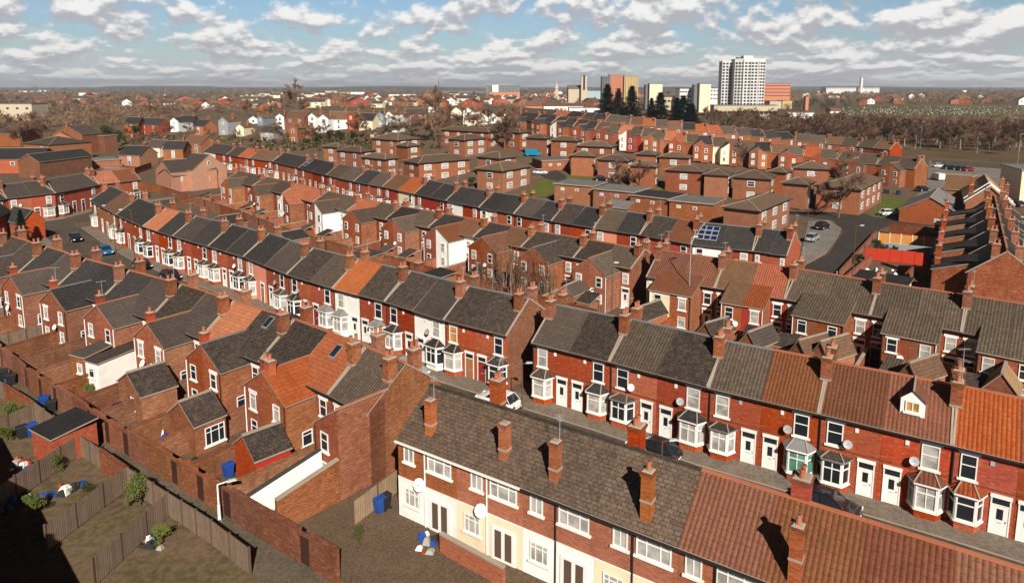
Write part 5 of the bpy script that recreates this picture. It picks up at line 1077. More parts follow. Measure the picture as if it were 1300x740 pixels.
def clutter():
    r2 = random.Random(11)
    for (x, y, n, rad, lab) in ((30,590,16,1.3,'scattered boards and tubs in the shaded garden'), (85,625,14,1.2,'pile of pale planks between the grey fences'), (20,640,18,1.6,'heap of dark scrap in the deepest shade'), (190,690,12,1.2,'garden clutter in the lowest fenced plot'), (250,590,8,.9,'pots and tubs in a walled yard'), (205,552,9,1.,'plant pots and stones in the terraced yard'), (340,655,10,1.1,'low rubble by the white sloping wall'), (40,478,12,1.1,'junk in the uppermost walled yard'), (1120,345,22,2.2,'rubble and garden litter below the red fence'), (1150,330,14,1.6,'garden litter between the coloured fences'), (540,690,8,1.,'tubs on the patio below the rendered wall'),
        (152,522,26,1.5,'heap of dark bags and household junk in the walled yard'), (12,480,18,1.6,'dark rubbish bags heaped at the top of the alley'), (225,560,16,.8,'broken white boards and a grey tub beside the outhouse')):
        m = MB()
        for _ in range(n):
            a = r2.uniform(0, 6.28); q = r2.uniform(0, rad); cx_, cy_ = q * math.cos(a), q * math.sin(a); s = r2.uniform(.12, .35); h_ = r2.uniform(.15, .7) * (1 - q / rad * .6)
            mt = r2.choice(['bin_dark', 'bin_dark', 'rubber', 'bin_blue', 'white_frame', 'pole_grey', 'brick_red']) if x != 225 else r2.choice(['white_frame', 'pole_grey', 'lead'])
            m.hexa([(cx_ - s, cy_ - s * .7, 0), (cx_ + s * .8, cy_ - s, 0), (cx_ + s, cy_ + s * .8, 0), (cx_ - s * .7, cy_ + s, 0), (cx_ - s * .5, cy_ - s * .4, h_), (cx_ + s * .5, cy_ - s * .5, h_ * .9), (cx_ + s * .4, cy_ + s * .5, h_), (cx_ - s * .5, cy_ + s * .4, h_ * .8)], mt)
        tag(part('junk_heap', m, None, G(x, y)), lab, 'junk heap')
clutter()
def lamp(x, y, h, label, col='pole_grey', arm=(1.2, 0), rz=0, group=None, name='street_lamp'):
    t = thing(name, label, 'street lamp', G(x, y), R(rz), group); m = MB(); m.tube((0, 0, 0), (0, 0, 1.2), .11, .09, col, 8); m.tube((0, 0, 1.2), (0, 0, h), .065, .045, col, 8); m.tube((0, 0, h), (arm[0], 0, h + .12), .04, .035, col, 6); part('pole', m, t)
    m = MB(); m.hexa([(arm[0] - .1, -.12, h + .06), (arm[0] + .5, -.1, h + .1), (arm[0] + .5, .1, h + .1), (arm[0] - .1, .12, h + .06), (arm[0] - .05, -.08, h + .2), (arm[0] + .4, -.06, h + .2), (arm[0] + .4, .06, h + .2), (arm[0] - .05, .08, h + .2)], 'steel'); part('lamp_head', m, t)
for a in [(279,662,2.6,'thin white post with a short arm beside the lowest alley wall','white_frame',(.7,0),20), (663,520,4.2,'dark short post at the passage mouth','pole_wood',(.4,0),0), (172,338,9,'tall dark lamp post between the parked cars','pole_wood',(1.2,0),200), (147,320,8,'slim dark lamp post near the street corner','pole_wood',(1.0,0),200), (589,268,9,'grey lamp post in front of the terrace below the flats','pole_wood',(1.,0),20), (837,672,6,'wooden post in front of the dormer house','pole_wood',(.5,0),0),
          (1115,274,9,'dark lamp post on the big lawn','pole_wood',(.6,0),0), (1025,285,10,'dark lamp post beside the lay-by','pole_wood',(.6,0),0), (1081,368,9,'brown post behind the long garage','pole_wood',(.6,0),0), (1288,190,14,'tall grey lighting mast by the railway','pole_grey',(1.,0),180), (1291,216,12,'pale lighting mast beside the car park','pole_grey',(.6,0),0), (873,420,11,'pale telegraph post behind the mossy roof','pole_grey',(.3,0),0), (776,420,8,'dark pipe-like post in front of the brown gable','pole_wood',(.2,0),0), (1168,188,12,'railway lighting mast among birches','pole_grey',(.8,0),0), (1240,195,8,'short railway post on the embankment','pole_grey',(.5,0),0)]: lamp(*a[:4], col=a[4], arm=a[5], rz=a[6])
# ---------------------------------------------------------------- trees
def tree_mesh(seed, h, spread=.5, bark='bark', twig='twig', n1=7, first=.22, up=.6, tw=7, gen=3):
    r2 = random.Random(seed); tk = MB(); cr = MB()
    top = Vector((r2.uniform(-.04, .04) * h, r2.uniform(-.04, .04) * h, h * .62)); tk.tube((0, 0, -.1), top * .5, .022 * h, .016 * h, bark, 7, False); tk.tube(top * .5, top, .016 * h, .008 * h, bark, 6, False)
    def br(p, d, l, r, g):
        q = p + d * l; mid = p + d * l * .5 + Vector((r2.uniform(-1, 1), r2.uniform(-1, 1), r2.uniform(-.3, .6))) * l * .08
        cr.tube(p, mid, r, r * .75, bark, 4 if g > 1 else 3, False); cr.tube(mid, q, r * .75, r * .45, bark, 3, False)
        if g == 0:
            for _ in range(tw):
                s = p + (q - p) * r2.uniform(.2, 1); dd = (d + Vector((r2.uniform(-1, 1), r2.uniform(-1, 1), r2.uniform(-.5, 1))) * .8).normalized(); e = s + dd * l * r2.uniform(.5, 1.0); o = dd.orthogonal().normalized() * max(.0045 * h, .03)
                cr.poly([s - o, s + o, e], twig)
            return
        for _ in range(r2.choice((3, 4, 4, 5))):
            s = p + (q - p) * r2.uniform(.35, 1); dd = (d + Vector((r2.uniform(-1, 1), r2.uniform(-1, 1), r2.uniform(-.4, .8))) * .75).normalized(); br(s, dd, l * r2.uniform(.5, .72), r * .5, g - 1)
    for i in range(n1):
        a = 2 * math.pi * i / n1 + r2.uniform(-.4, .4); f = first + (1 - first) * (i / n1) * .95; s = top * min(1, f + .05)
        br(s, Vector((math.cos(a) * spread, math.sin(a) * spread, up)).normalized(), h * r2.uniform(.26, .36) * (1.15 - f * .4), .010 * h, gen)
    br(top * .98, Vector((0, 0, 1)), h * .26, .008 * h, gen)
    return tk.mesh('trunk'), cr.mesh('crown')
TM = {}
def tree(kind, P, label, group=None, s=1.0, rz=0, name='bare_tree', cat='tree'):
    if kind not in TM:
        k, sd = kind
        if k == 'bare': TM[kind] = tree_mesh(sd, 10, .75, tw=8)
        elif k == 'birch': TM[kind] = tree_mesh(sd, 10, .42, 'bark_pale', 'twig_red', 7, .35, .9, 7)
        elif k == 'shrub': TM[kind] = stems_mesh(sd)
        elif k == 'fir': TM[kind] = fir_mesh(sd)
        elif k == 'leafy': TM[kind] = leafy_mesh(sd, 'leaf')
        elif k == 'bright': TM[kind] = leafy_mesh(sd, 'leaf_bright')
        elif k == 'cedar': TM[kind] = leafy_mesh(sd, 'needle')
    a, b = TM[kind]; t = thing(name, label, cat, P, rz, group); t.scale = (s, s, s); link('trunk', a, t); link('crown', b, t); return t
def stems_mesh(sd):
    r2 = random.Random(sd); tk = MB(); cr = MB()
    for i in range(16):
        a = r2.uniform(0, 6.28); q = r2.uniform(0, 1.3); p = Vector((q * math.cos(a), q * math.sin(a), 0)); d = Vector((p.x * .08 + r2.uniform(-.08, .08), p.y * .08 + r2.uniform(-.08, .08), 1)); h_ = r2.uniform(6, 10); r0 = r2.uniform(.05, .11)
        for s in range(6):
            e = p + d * (h_ / 6); tk.tube(p, e, r0 * (1 - s / 7), r0 * (1 - (s + 1) / 7), 'bark_pale' if i % 3 == 0 else 'bark', 4, False)
            for _ in range(9 if s > 0 else 2):
                b = p + (e - p) * r2.random(); v = Vector((r2.uniform(-1, 1), r2.uniform(-1, 1), r2.uniform(.6, 2.2))).normalized() * r2.uniform(.5, 1.5); o = v.orthogonal().normalized() * .035; cr.poly([b - o, b + o, b + v], 'twig')
            p = e; d = d + Vector((r2.uniform(-.1, .1), r2.uniform(-.1, .1), 0))
    return tk.mesh('trunk'), cr.mesh('crown')
def fir_mesh(sd):
    r2 = random.Random(sd); tk = MB(); cr = MB(); tk.tube((0, 0, 0), (0, 0, 9.4), .2, .03, 'bark', 7, False)
    for _ in range(4200):
        z = .5 + 9.6 * (r2.random() ** 1.25); R_ = (10.2 - z) * .26 * (1 + .22 * math.sin(z * 5 + sd)) * r2.uniform(.25, 1.05) + .08; a = r2.uniform(0, 6.283)
        p = Vector((R_ * math.cos(a), R_ * math.sin(a), z)); d = Vector((math.cos(a), math.sin(a), r2.uniform(-.5, .3))).normalized() * r2.uniform(.25, .5); o = Vector((-math.sin(a), math.cos(a), r2.uniform(-.3, .3))) * r2.uniform(.12, .22)
        cr.poly([p - d * .5 - o, p - d * .5 + o, p + d], 'needle')
    return tk.mesh('trunk'), cr.mesh('crown')
def leafy_mesh(sd, mat, n=2600):
    r2 = random.Random(sd); tk = MB(); cr = MB(); tk.tube((0, 0, 0), (0, 0, 5), .25, .12, 'bark', 7, False)
    cl = [(Vector((r2.uniform(-2.4, 2.4), r2.uniform(-2.4, 2.4), r2.uniform(2.0, 8.5))), r2.uniform(.8, 1.7)) for _ in range(22)]
    for c, q in cl: tk.tube((0, 0, 2.5), c, .08, .03, 'bark', 4, False)
    for _ in range(n):
        c, q = r2.choice(cl); v = Vector((r2.gauss(0, 1), r2.gauss(0, 1), r2.gauss(0, .8))); v = v / max(v.length, .01) * q * r2.uniform(.6, 1.05); p = c + v
        a = Vector((r2.uniform(-1, 1), r2.uniform(-1, 1), r2.uniform(-1, 1))).normalized() * r2.uniform(.12, .25); b = a.orthogonal().normalized() * r2.uniform(.12, .22); cr.poly([p - a, p + b, p + a, p - b], mat)
    return tk.mesh('trunk'), cr.mesh('crown')
def Gd(px, dist):
    a = (px - CX) / FPX; return Vector((a * dist, dist, 0))
r3 = random.Random(21)
# trees among the terraces
for i, (x, y, s, k) in enumerate([(612,372,.62,5),(628,377,.72,3),(642,381,.78,4),(655,384,.76,5),(668,386,.74,3),(684,386,.7,4),(700,388,.62,5)]): tree(('shrub', 3 + i), G(x, y), 'tall bare upright shrub in the yards between two rear wings, ' + ordw(i + 1) + ' from the white wing', 'bare shrubs between the rear wings', s, r3.uniform(0, 6), 'bare_shrub', 'shrub')
for (x, y, s, k, lab) in [(1064,276,1.25,1,'broad bare tree in front of the flats by the lay-by'), (786,247,.8,2,'bare tree between the two tall blocks of flats'), (812,246,.75,1,'smaller bare tree beside the blocks of flats'), (640,190,1.1,2,'bare tree beyond the long block of flats'), (553,180,1.25,1,'tall brown bare tree before the cream gabled house'), (520,176,1.0,6,'bare tree before the orange brick houses'), (535,178,1.0,2,'bare tree next to the tall brown one'), (505,172,.9,1,'bare tree nearest the small evergreen'), (980,420,.42,6,'small bare tree behind the mossy roof'), (1000,424,.36,2,'smaller bare tree by the red painted wing'),
    (938,212,.75,6,'bare shrubby tree below the cream rear wing'), (950,213,.6,1,'bare shrubby tree beside the cream rear wing')]: tree(('bare', k), GT(x, y), lab, None, s, r3.uniform(0, 6))
for (x, y, s, k, lab) in [(418,181,.55,1,'dark leafy bush behind the terrace, nearest the flats'), (432,183,.6,2,'broad dark leafy bush beside the white houses'), (404,180,.4,2,'small leafy bush left of the dark ones'), (449,181,.5,3,'leafy bush under the cream gable'), (138,184,1.0,1,'green leafy tree beside the tall brick house'), (152,186,.8,2,'green leafy tree behind the garage'), (172,178,.8,3,'leafy tree hidden beyond the garage'), (381,178,.4,3,'small round bush in front of the red wing'), (598,238,.3,1,'green hedge clump at the corner of the long flats'), (740,222,.28,2,'dark hedge bush beside the flat roofed block'),
    (1113,321,.24,1,'green bush at the end of the orange fence'), (1122,324,.2,2,'green bush between the fences'), (1133,327,.18,3,'small green bush above the red fence'), (1088,337,.2,1,'green bush left of the red fence'), (765,225,.16,3,'trimmed dark bush on the verge')]: tree(('leafy', k), GT(x, y), lab, None, s, r3.uniform(0, 6), 'leafy_tree', 'tree')
for (x, y, s, k, lab) in [(20,540,.24,1,'yellow green shrub across the alley'), (178,642,.24,2,'conical mossy shrub between the grey fences'), (104,500,.12,3,'bright green tuft in the first walled yard'), (115,503,.13,1,'bright green patch of weeds below the white extension'), (313,625,.13,2,'green weeds beside the red outhouse'),(70,600,.16,3,'green bush against the second grey fence'),(120,640,.2,2,'straggly green bush in the third shaded garden'),(45,655,.18,1,'low green bush deep in the shade'),(205,690,.14,3,'green weeds at the foot of the lowest fence'),(8,560,.15,2,'green tuft at the edge of the gardens'),(455,690,.12,1,'weeds by the light timber fence')]: tree(('bright', k), G(x, y), lab, None, s, r3.uniform(0, 6), 'green_shrub', 'shrub')
for i, (x, d, top) in enumerate([(770,430,107),(784,440,112),(801,435,109),(837,425,117),(866,400,121),(858,410,124),(877,395,131),(826,440,124)]):
    h = CH + (YH - top) / FPX * d; tf = tree(('fir', i % 3), Gd(x, d), 'tall dark conifer ' + ['leftmost of the group beside the orange tower', 'small one, second in the group', 'third in the group, before the orange tower', 'fourth, below the cream tower', 'before the white tower, broad one', 'leaning beside the broad one', 'shortest, nearest the terraces', 'low one between the two groups'][i], 'dark conifers before the towers', h / 10.2, r3.uniform(0, 6), 'conifer_tree'); wf = (1.5, 1.3, 1.55, 1.8, 2.0, 1.5, 1.9, 1.4)[i]; tf.scale = (h / 10.2 * wf, h / 10.2 * wf, h / 10.2)
for (x, d, h, lab) in [(509,330,9,'small dark evergreen in front of the cream house'), (697,520,8,'small conifer beside the church spire'), (728,540,9,'small conifer below the stone tower'), (15,118,6.5,'dark conifer before the brick workshop')]: tree(('fir', 1), Gd(x, d), lab, None, h / 10, 0, 'conifer_tree')
for (x, d, h, k, lab) in [(378,560,30,1,'great spreading bare tree on the skyline'), (555,600,26,2,'tall bare tree beside the lattice mast'), (5,330,15,1,'dark bare tree at the far left above the roofs'), (28,320,13,2,'bare tree above the grey roofs'), (44,340,14,6,'third bare tree above the grey roofs'), (62,330,12,1,'bare tree behind the tall brick house')]: tree(('bare', k), Gd(x, d), lab, None, h / 10, r3.uniform(0, 6))
# belt of bare trees along the railway: individual trees
n = 0
for i in range(210):
    x = 895 + (1330 - 895) * (i + r3.random()) / 210; f = (x - 895) / 435
    ybase = 172 + 20 * f + r3.uniform(-16, 7) - (3 if x < 1000 else 0); P = G(x, ybase); k = 'birch' if r3.random() < .38 else 'bare'
    lab = {'birch': 'pale stemmed bare birch in the belt along the railway', 'bare': 'dark bare tree in the belt along the railway'}[k]
    tree((k, r3.choice((1, 2, 6))), P, lab, 'bare trees along the railway', r3.uniform(.75, 1.2), r3.uniform(0, 6))
def masses():
    def wood(name, label_mat, specs, size=1.0):
        m = MB()
        for (x0, x1, y0, y1, n, h) in specs:
            for _ in range(n):
                x = r3.uniform(x0, x1); y = r3.uniform(y0, y1); P = G(x, y); d = P.length; s = max(.45, d / 900.0)
                hh = h * r3.uniform(.6, 1.25); rr = hh * r3.uniform(.45, .8)
                for _ in range(60):
                    v = Vector((r3.gauss(0, 1), r3.gauss(0, 1), r3.gauss(0, 1))); v = v / max(.01, v.length) * (r3.random() ** .4)
                    c = P + Vector((v.x * rr, v.y * rr, hh * .55 + v.z * hh * .48)); q = s * r3.uniform(.45, 1.3)
                    a = Vector((r3.uniform(-1, 1), r3.uniform(-1, 1), r3.uniform(.2, 1.6))).normalized() * q * 1.3; b = a.orthogonal().normalized() * q * .45
                    m.poly([c - a - b, c - a + b, c + a], label_mat)
        o = part(name, m, None); tag(o, kind='stuff'); return o
    treemat('wood_red', (0.13, 0.07, 0.05), (0.07, 0.042, 0.032), .05); treemat('wood_tan', (0.22, 0.14, 0.085), (0.12, 0.08, 0.052), .05); treemat('wood_green', (0.05, 0.052, 0.028), (0.028, 0.03, 0.018), .05)
    wood('woodland', 'wood_mass', [(-60,330,124,160,330,8), (-60,120,150,165,40,9), (330,660,122,138,110,6), (640,900,118,140,120,7), (1000,1340,116,133,330,11), (-60,1350,113,120,330,9), (905,1340,148,172,120,7)])
    wood('woodland', 'wood_red', [(-60,330,126,158,150,8), (330,620,124,140,50,6), (930,1340,150,178,110,7), (1040,1340,118,132,110,10)])
    wood('woodland', 'wood_tan', [(60,330,118,145,170,8), (380,640,120,130,50,6), (1040,1340,117,130,120,9), (-60,1350,112.5,117,200,9)])
    wood('woodland', 'wood_green', [(-60,400,116,140,60,7), (1100,1340,120,131,40,9), (600,900,116,126,60,7), (960,1080,128,140,40,8), (-60,1350,112,115,150,9)])
    m = MB()
    for _ in range(520):
        x = r3.uniform(1066, 1325); y = r3.uniform(136, 146.5); P = G(x, y); h_ = r3.uniform(.6, 1.3); w = r3.uniform(.25, .45); m.box(P.x - w, P.x + w, P.y - .12, P.y + .12, 0, h_, r3.choice(['stone_pale', 'pole_grey', 'cement', 'lead', 'lead']))
    tag(part('gravestones', m, None), kind='stuff')
masses()
# ---------------------------------------------------------------- far buildings
def far_block(x0, x1, ytop, dist, depth, label, cat='building', mat='tower_white', side=None, wins=None, roof='flat', rm='roof_shed', name='far_building', rise=3, turn=0, glassm='glass_dark'):
    w = (x1 - x0) / FPX * dist; H_ = CH + (YH - ytop) / FPX * dist - (rise if roof != 'flat' else 0)
    t = thing(name, label, cat, Gd(x0, dist), turn); m = MB()
    for p in ([(0, 0, 0), (w, 0, 0), (w, 0, H_), (0, 0, H_)],): m.poly(p, mat)
    m.poly([(w, depth, 0), (0, depth, 0), (0, depth, H_), (w, depth, H_)], mat); s_ = side or mat; gx = roof == 'gable'
    m.poly([(0, depth, 0), (0, 0, 0), (0, 0, H_)] + ([(0, depth / 2, H_ + rise)] if gx else []) + [(0, depth, H_)], s_); m.poly([(w, 0, 0), (w, depth, 0), (w, depth, H_)] + ([(w, depth / 2, H_ + rise)] if gx else []) + [(w, 0, H_)], s_)
    part('wall', m, t); r = MB()
    if gx:
        r.hexa([(-.3, -.4, H_ - .1), (w + .3, -.4, H_ - .1), (w + .3, depth / 2, H_ + rise), (-.3, depth / 2, H_ + rise), (-.3, -.4, H_ + .1), (w + .3, -.4, H_ + .1), (w + .3, depth / 2, H_ + rise + .2), (-.3, depth / 2, H_ + rise + .2)], rm)
        r.hexa([(-.3, depth / 2, H_ + rise), (w + .3, depth / 2, H_ + rise), (w + .3, depth + .4, H_ - .1), (-.3, depth + .4, H_ - .1), (-.3, depth / 2, H_ + rise + .2), (w + .3, depth / 2, H_ + rise + .2), (w + .3, depth + .4, H_ + .1), (-.3, depth + .4, H_ + .1)], rm)
    else: r.box(-.2, w + .2, -.2, depth + .2, H_ + .01, H_ + .6, rm)
    part('roof', r, t)
    if wins:
        nc, nr_, z0, ww, hh = wins
        me = cached(('fw', ww, hh, glassm), lambda: (lambda q: (q.box(-ww / 2, ww / 2, -.12, .05, 0, hh, glassm), q.mesh('window'))[1])(MB()))
        cells = [(i, j) for j in range(nr_) for i in range(nc)]; cells.sort(key=lambda c: -c[1])
        for i, j in cells[:100]: link('window', me, t, (w * (i + .5) / nc, 0, z0 + (H_ - z0) * (j + .2) / nr_))
        if len(cells) > 100:
            q = MB()
            for i, j in cells[100:]: x = w * (i + .5) / nc; z = z0 + (H_ - z0) * (j + .2) / nr_; q.box(x - ww / 2, x + ww / 2, -.12, .05, z, z + hh, glassm)
            tag(part('lower_windows', q, t), kind='stuff')
    return t, w, H_
# white tower block
def tower():
    d = 620; k = d / FPX
    t = thing('tower_block', 'tall white concrete tower block with a grid of dark windows', 'tower block', Gd(929, d), R(-4)); H_ = CH + (YH - 76) * k
    def shaft(name, pts, H2, mat):
        m = MB()
        for i in range(len(pts)): a, b = pts[i], pts[(i + 1) % len(pts)]; m.poly([(*a, 0), (*b, 0), (*b, H2), (*a, H2)], mat)
        m.poly([(*p, H2) for p in pts], 'roof_shed'); return part(name, m, t)
    W1 = 37 * k; pts = [(0, 0), (W1 * .28, -4), (W1 * .72, -4), (W1, 0), (W1, 16), (0, 16)]
    shaft('shaft', pts, H_, 'tower_white'); shaft('rear_shaft', [(-13 * k * .98, 9), (-.01, 9), (-.01, 22), (-13 * k * .98, 22)], H_ - 1.5, 'tower_white')
    m = MB(); m.box(W1 * .3, W1 * .62, 3, 12, H_, H_ + 3, 'tower_white'); m.box(W1 * .1, W1 * .25, 5, 9, H_, H_ + 1.8, 'tower_grey'); part('plant_room', m, t)
    rows = 17; me = cached('tw', lambda: (lambda q: (q.box(-1.0, 1.0, -.1, .06, 0, 1.7, 'glass_dark'), q.mesh('window'))[1])(MB())); cells = []
    for j in range(rows):
        z = 3 + (H_ - 5) * j / rows
        for (a, b), nc in (((pts[0], pts[1]), 3), ((pts[1], pts[2]), 4), ((pts[2], pts[3]), 3), (((-13 * k * .98, 9), (-.01, 9)), 3)):
            ang = math.atan2(b[1] - a[1], b[0] - a[0])
            for i in range(nc): f = (i + .5) / nc; cells.append((a[0] + (b[0] - a[0]) * f, a[1] + (b[1] - a[1]) * f, z, ang))
    cells.sort(key=lambda c: -c[2])
    for x, y, z, ang in cells[:100]: link('window', me, t, (x, y, z), ang)
    q = MB()
    for x, y, z, ang in cells[100:]:
        u = Vector((math.cos(ang), math.sin(ang))); nn = Vector((u.y, -u.x)); p = Vector((x, y)); c = [p - u * .95 + nn * .1, p + u * .95 + nn * .1, p + u * .95 - nn * .06, p - u * .95 - nn * .06]; q.hexa([(v.x, v.y, z) for v in c] + [(v.x, v.y, z + 1.7) for v in c], 'glass_dark')
    tag(part('lower_windows', q, t), kind='stuff')
    m = MB()
    for i in range(5): x = W1 * (.0 + .25 * i); m.box(x - .2, x + .2, -4.6 if 0 < i < 4 else -.6, -4.2 if 0 < i < 4 else -.2, 0, H_ - .5, 'tower_white')
    part('ribs', m, t)
tower()
far_block(763, 773, 98, 900, 14, 'grey flank block joined to the orange tower', 'tower block', 'tower_grey', wins=(3, 10, 6, 1.5, 1.5))
far_block(772.5, 791, 96, 905, 16, 'orange faced tower block on the skyline', 'tower block', 'tower_orange', wins=(6, 12, 4, 1.6, 1.4), glassm='glass_blue')
far_block(791, 808.5, 97.5, 900, 16, 'yellow and grey tower block next to the orange tower', 'tower block', 'tower_yellow', wins=(5, 12, 4, 1.4, 1.6))
far_block(823, 839, 107, 780, 12, 'cream slab tower block with a grey side', 'tower block', 'cream_render'); far_block(818, 823, 108.5, 785, 10, 'grey stair block beside the cream slab tower', 'tower block', 'tower_grey')
far_block(886, 900, 107, 740, 12, 'cream slab tower nearest the white tower', 'tower block', 'cream_render'); far_block(879, 886, 108.5, 745, 10, 'grey stair block of the cream slab nearest the white tower', 'tower block', 'tower_grey')
far_block(861, 880, 113, 760, 20, 'white office block with window bands between cream slabs', 'office block', 'tower_white', wins=(6, 3, 10, 2, 1.4)); far_block(899, 914, 112.5, 800, 20, 'white low office block left of the white tower', 'office block', 'tower_white', wins=(4, 3, 12, 2, 1.4))
far_block(966, 1000, 106.5, 900, 20, 'long orange office block beside the white tower', 'office block', 'tower_orange', wins=(12, 4, 14, 2, 1.3), glassm='glass_blue')
far_block(905, 985, 134, 600, 12, 'long low pale retail shed below the white tower', 'warehouse', 'stone_pale', wins=(14, 1, 2, 3.5, 2.5)); far_block(840, 893, 123.5, 780, 14, 'pale office podium behind the broad conifer', 'building', 'stone_pale', wins=(10, 1, 9, 3, 2))
far_block(998, 1022, 143, 600, 10, 'white site cabins beyond the railway', 'building', 'white_render'); far_block(1022.5, 1032, 143, 600, 8, 'small white cabin at the end of the cabins', 'building', 'white_render'); far_block(991, 1003, 128, 860, 18, 'ochre gabled shed beyond the railway', 'warehouse', 'tower_yellow'); far_block(975, 990.5, 128.5, 862, 18, 'stone coloured half of the ochre shed', 'warehouse', 'stone_pale')
far_block(1020, 1024, 123, 800, 6, 'slim orange stair tower beyond the trees', 'building', 'tower_orange'); far_block(1052, 1065, 138.5, 670, 10, 'low building with white framed windows beyond the railway', 'building', 'brick_brown', wins=(5, 1, 1, 2.2, 1.6), glassm='white_frame')
far_block(1045, 1112, 111.5, 2400, 40, 'long white hospital building on the horizon', 'hospital', 'tower_white', wins=(20, 3, 18, 3, 2)); far_block(1088, 1090.5, 99, 2380, 8, 'slim white tower rising from the hospital roof', 'tower', 'tower_white')
far_block(617, 660, 109.5, 1500, 30, 'grey glazed office block on the skyline left of the church', 'office block', 'tower_grey', wins=(10, 3, 14, 3, 1.2), glassm='glass_net'); far_block(625, 633, 108, 1490, 8, 'pale lift shaft of the grey glazed office', 'building', 'stone_trim'); far_block(622, 660, 117.5, 1480, 8, 'red and orange low block before the grey office', 'building', 'tower_orange')
far_block(737, 744, 97, 1100, 9, 'square stone minster tower on the skyline', 'church tower', 'stone_pale', wins=(1, 3, 20, 3, 8)); far_block(721, 745, 108.5, 1110, 30, 'long stone minster nave beside its tower', 'church', 'stone_pale', roof='gable', rm='roof_shed', rise=6)
far_block(744, 763, 115.5, 1500, 16, 'bright blue glazed low building before the minster', 'building', 'pale_blue', wins=(5, 3, 10, 2, 1.5), glassm='glass_net')
t, w, H_ = far_block(704.4, 708.2, 113, 1250, 6, 'pale stone church with a tall spire', 'church', 'stone_pale', name='church')
m = MB(); zt = CH + (YH - 104.5) / FPX * 1250 - 4
for i in range(4): c = [(-.2, -.2), (w + .2, -.2), (w + .2, 6.2), (-.2, 6.2)]; a, b = c[i], c[(i + 1) % 4]; m.poly([(*a, H_ + .62), (*b, H_ + .62), (w / 2, 2, zt + 4)], 'stone_pale')
part('spire', m, t)
m = MB(); m.hexa([(-3, -3, 0), (w + 3, -3, 0), (w + 3, 14, 0), (-3, 14, 0), (-3, -3, 7), (w + 3, -3, 7), (w + 3, 14, 7), (-3, 14, 7)], 'stone_pale'); m.poly([(-3.2, -3.1, 7), (w + 3.2, -3.1, 7), (w / 2, -3.1, 14)], 'stone_pale'); m.poly([(w + 3.2, -3.1, 7), (w + 3.2, 14, 7), (w / 2, 14, 14), (w / 2, -3.1, 14)], 'roof_grey'); m.poly([(-3.2, 14, 7), (-3.2, -3.1, 7), (w / 2, -3.1, 14), (w / 2, 14, 14)], 'roof_grey'); part('nave', m, t)
m = MB(); P = Gd(558, 1200); m.tube((0, 0, 0), (0, 0, CH + 16), .9, .25, 'pole_wood', 6); m.box(-1.2, 1.2, -.3, .3, CH + 6, CH + 7, 'pole_wood'); tag(part('radio_mast', m, None, P), 'thin lattice radio mast on the skyline', 'mast')
i = 0
for (x0, x1, yt, d, mt) in [(55,64,114.6,2600,'tower_white'),(30,50,115,2700,'stone_trim'),(105,124,118,1700,'white_render'),(390,414,117.5,1400,'white_render'),(415,430,115.5,1500,'stone_pale'),(432,446,116.5,1500,'tower_yellow'),(447,464,117,1350,'white_render'),(466,480,118,1360,'stone_trim'),(495,508,120,1100,'stone_trim'),(512,528,119,1120,'white_render'),(560,616,115.8,1300,'tower_grey'),(340,362,117,1450,'tower_yellow'),(322,333,120.5,1300,'white_render'),(563,574,120,1000,'stone_trim'),(1216,1222,115,900,'white_render'),(1290,1300,113.5,1400,'white_render')]:
    d = min(4200, 20 * FPX / (yt - YH))
    far_block(x0, x1, yt, d, 30, 'pale industrial shed in the far distance, ' + ordw(i + 1) + ' along the horizon', 'warehouse', mt, roof='gable' if i % 2 else 'flat', rise=2, rm='roof_shed'); i += 1
# long brick building with grey roof, brown roofed hall, conversions in the middle distance
far_block(756, 850, 140.5, 520, 16, 'long brick building with grey slate roof under the conifers', 'building', 'brick_orange', side='white_render', wins=(16, 1, 3.2, 1.3, 1.4), roof='gable', rm='roof_grey', rise=3.2, glassm='glass_net')
far_block(668, 688, 128.5, 720, 22, 'orange brick hall with steep gable beside the car park', 'hall', 'tower_orange', roof='gable', rise=5, rm='roof_brown', wins=(4, 1, 2, 2, 2)); far_block(690, 740, 131, 740, 20, 'long brown roofed hall with a white base', 'hall', 'stone_trim', roof='gable', rise=3, rm='roof_brown', wins=(12, 1, 1, 1.5, 1.8))
far_block(722, 762, 137, 700, 14, 'yellow and white striped low store', 'shop', 'white_render', wins=None); far_block(665, 735, 144.5, 580, 1, 'long ochre timber fence below the brown roofed hall', 'fence', 'fence_orange', name='timber_fence')
far_block(-5, 44, 132, 560, 20, 'pale rendered building behind the bare trees at far left', 'building', 'stone_pale', wins=(4, 2, 3, 2, 1.5))
